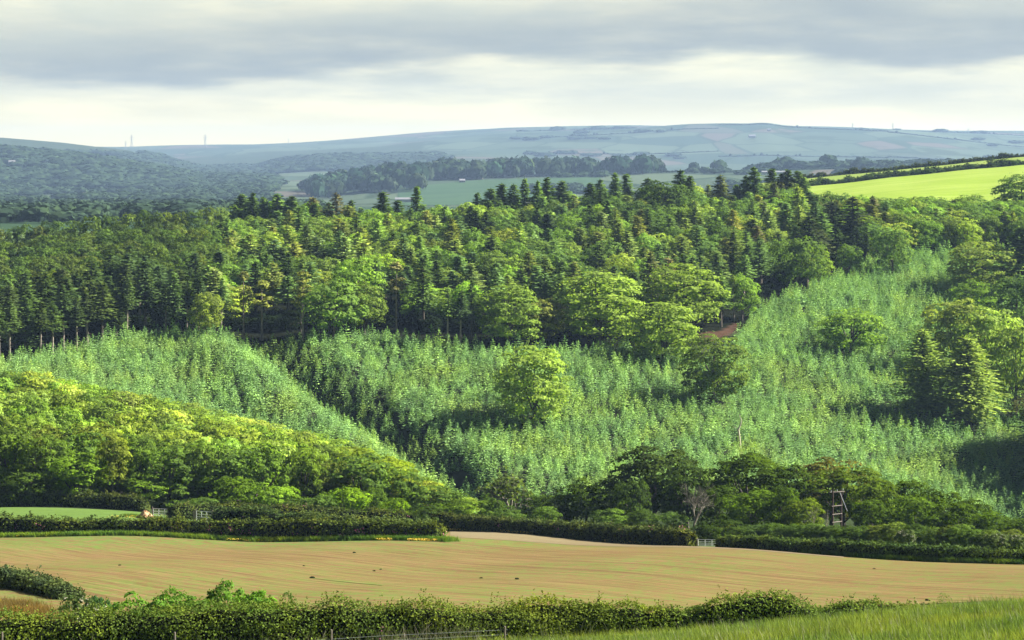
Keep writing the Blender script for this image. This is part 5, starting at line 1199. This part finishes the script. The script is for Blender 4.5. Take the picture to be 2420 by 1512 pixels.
# ------------------------------------------------------------------ labels for the trees of the two woods
def adj(c):
    r_, g_, b_ = c; lum = 0.3 * r_ + 0.6 * g_ + 0.1 * b_
    if lum < 0.075: s = 'dark'
    elif lum < 0.105: s = 'deep green'
    elif lum < 0.14: s = 'mid-green'
    else: s = 'light green'
    if r_ > g_ * 0.82: s = 'olive' if lum < 0.15 else 'yellow-green'
    return s
ORD = ['leftmost', 'second', 'third', 'fourth', 'fifth', 'sixth', 'seventh', 'eighth', 'ninth', 'tenth', 'eleventh', 'twelfth']
KW = {'spruce': 'spruce', 'fir': 'fir', 'larch': 'larch', 'edgespruce': 'spruce', 'widelarch': 'larch', 'broad': 'broadleaf', 'canopy': 'crown', 'pine': 'pine', 'bush': 'shrub', 'beech': 'beech'}
buckets = {}
for rec in ALLTREES:
    if rec['label']: continue
    tx, ty = rec['vx'], rec['top'] + 25
    reg, ri = rec['info']
    cand = LM if reg != 'beechwood' else [l for l in LM if 'near wood' in l[2] or 'mid-green' in l[2] or 'olive crown' in l[2]]
    if reg != 'beechwood': cand = [l for l in LM if 'near wood' not in l[2] and l[2] not in ('the round mid-green tree', 'the olive crown')]
    lm = min(cand, key=lambda l: (l[0] - tx) ** 2 + ((l[1] - ty) * 1.4) ** 2)
    dx_, dy_ = tx - lm[0], ty - lm[1]
    hor_ = 'left' if dx_ < -18 else 'right' if dx_ > 18 else ''
    ver = 'above' if dy_ < -25 else 'below' if dy_ > 25 else ''
    dist = 'close' if math.hypot(dx_, dy_) < 60 else 'just' if math.hypot(dx_, dy_) < 120 else 'well'
    rel = f"{dist} {ver}" if ver and not hor_ else f"{dist} {ver} and {hor_} of" if ver and hor_ else f"{dist} {hor_} of" if hor_ else 'beside'
    first = 'skyline ' if reg == 'skyline' else 'tall ' if rec['h'] > 23 else 'short ' if rec['h'] < 15 else ''
    base = f"{first}{adj(rec['col'])} {KW[rec['kind']]} {rel} {lm[2]}"
    rec['o']['group'] = {'wood': 'trees of the mixed wood', 'skyline': 'conifers on the wood skyline', 'beechwood': 'trees of the near beech wood', 'shrub': 'shrubs behind the trimmed hedge', 'undergrowth': 'understorey trees at the foot of the wood'}[reg]
    buckets.setdefault(base, []).append(rec)
for base, rs in buckets.items():
    rs.sort(key=lambda q_: q_['vx'])
    for k, rec in enumerate(rs):
        rec['o']['label'] = base if len(rs) == 1 else (base + ', ' + ('leftmost' if k == 0 else ORD[min(k, 11)] + ' from left'))

# ------------------------------------------------------------------ haze over the whole country
hz_ = bpy.data.meshes.new('haze')
lowest = float(GZ.min()) - 1.0; highest = Z0 + 182.0
bv, bq = box((0, 8950, (lowest + highest) / 2), (66000, 18900, highest - lowest))
mh, t, oo = new_mat('haze')
pv_ = t.new('ShaderNodeVolumePrincipled'); pv_.inputs['Color'].default_value = (0.46, 0.66, 1.0, 1); pv_.inputs['Density'].default_value = 0.000042; pv_.inputs['Anisotropy'].default_value = 0.1
t.link(pv_.outputs[0], oo.inputs['Volume'])
o = link('haze', mesh_np('haze', bv, bq, mh)); tag(o, 'pale blue haze filling the distance', 'haze', kind='stuff')

for o_ in bpy.data.objects:
    if o_.get('label') and len(o_['label'].split()) > 16: o_['label'] = ' '.join(o_['label'].replace('close ', '').replace('just ', '').split()[:16]); print('LONG', len(o_['label'].split()), o_['label'])
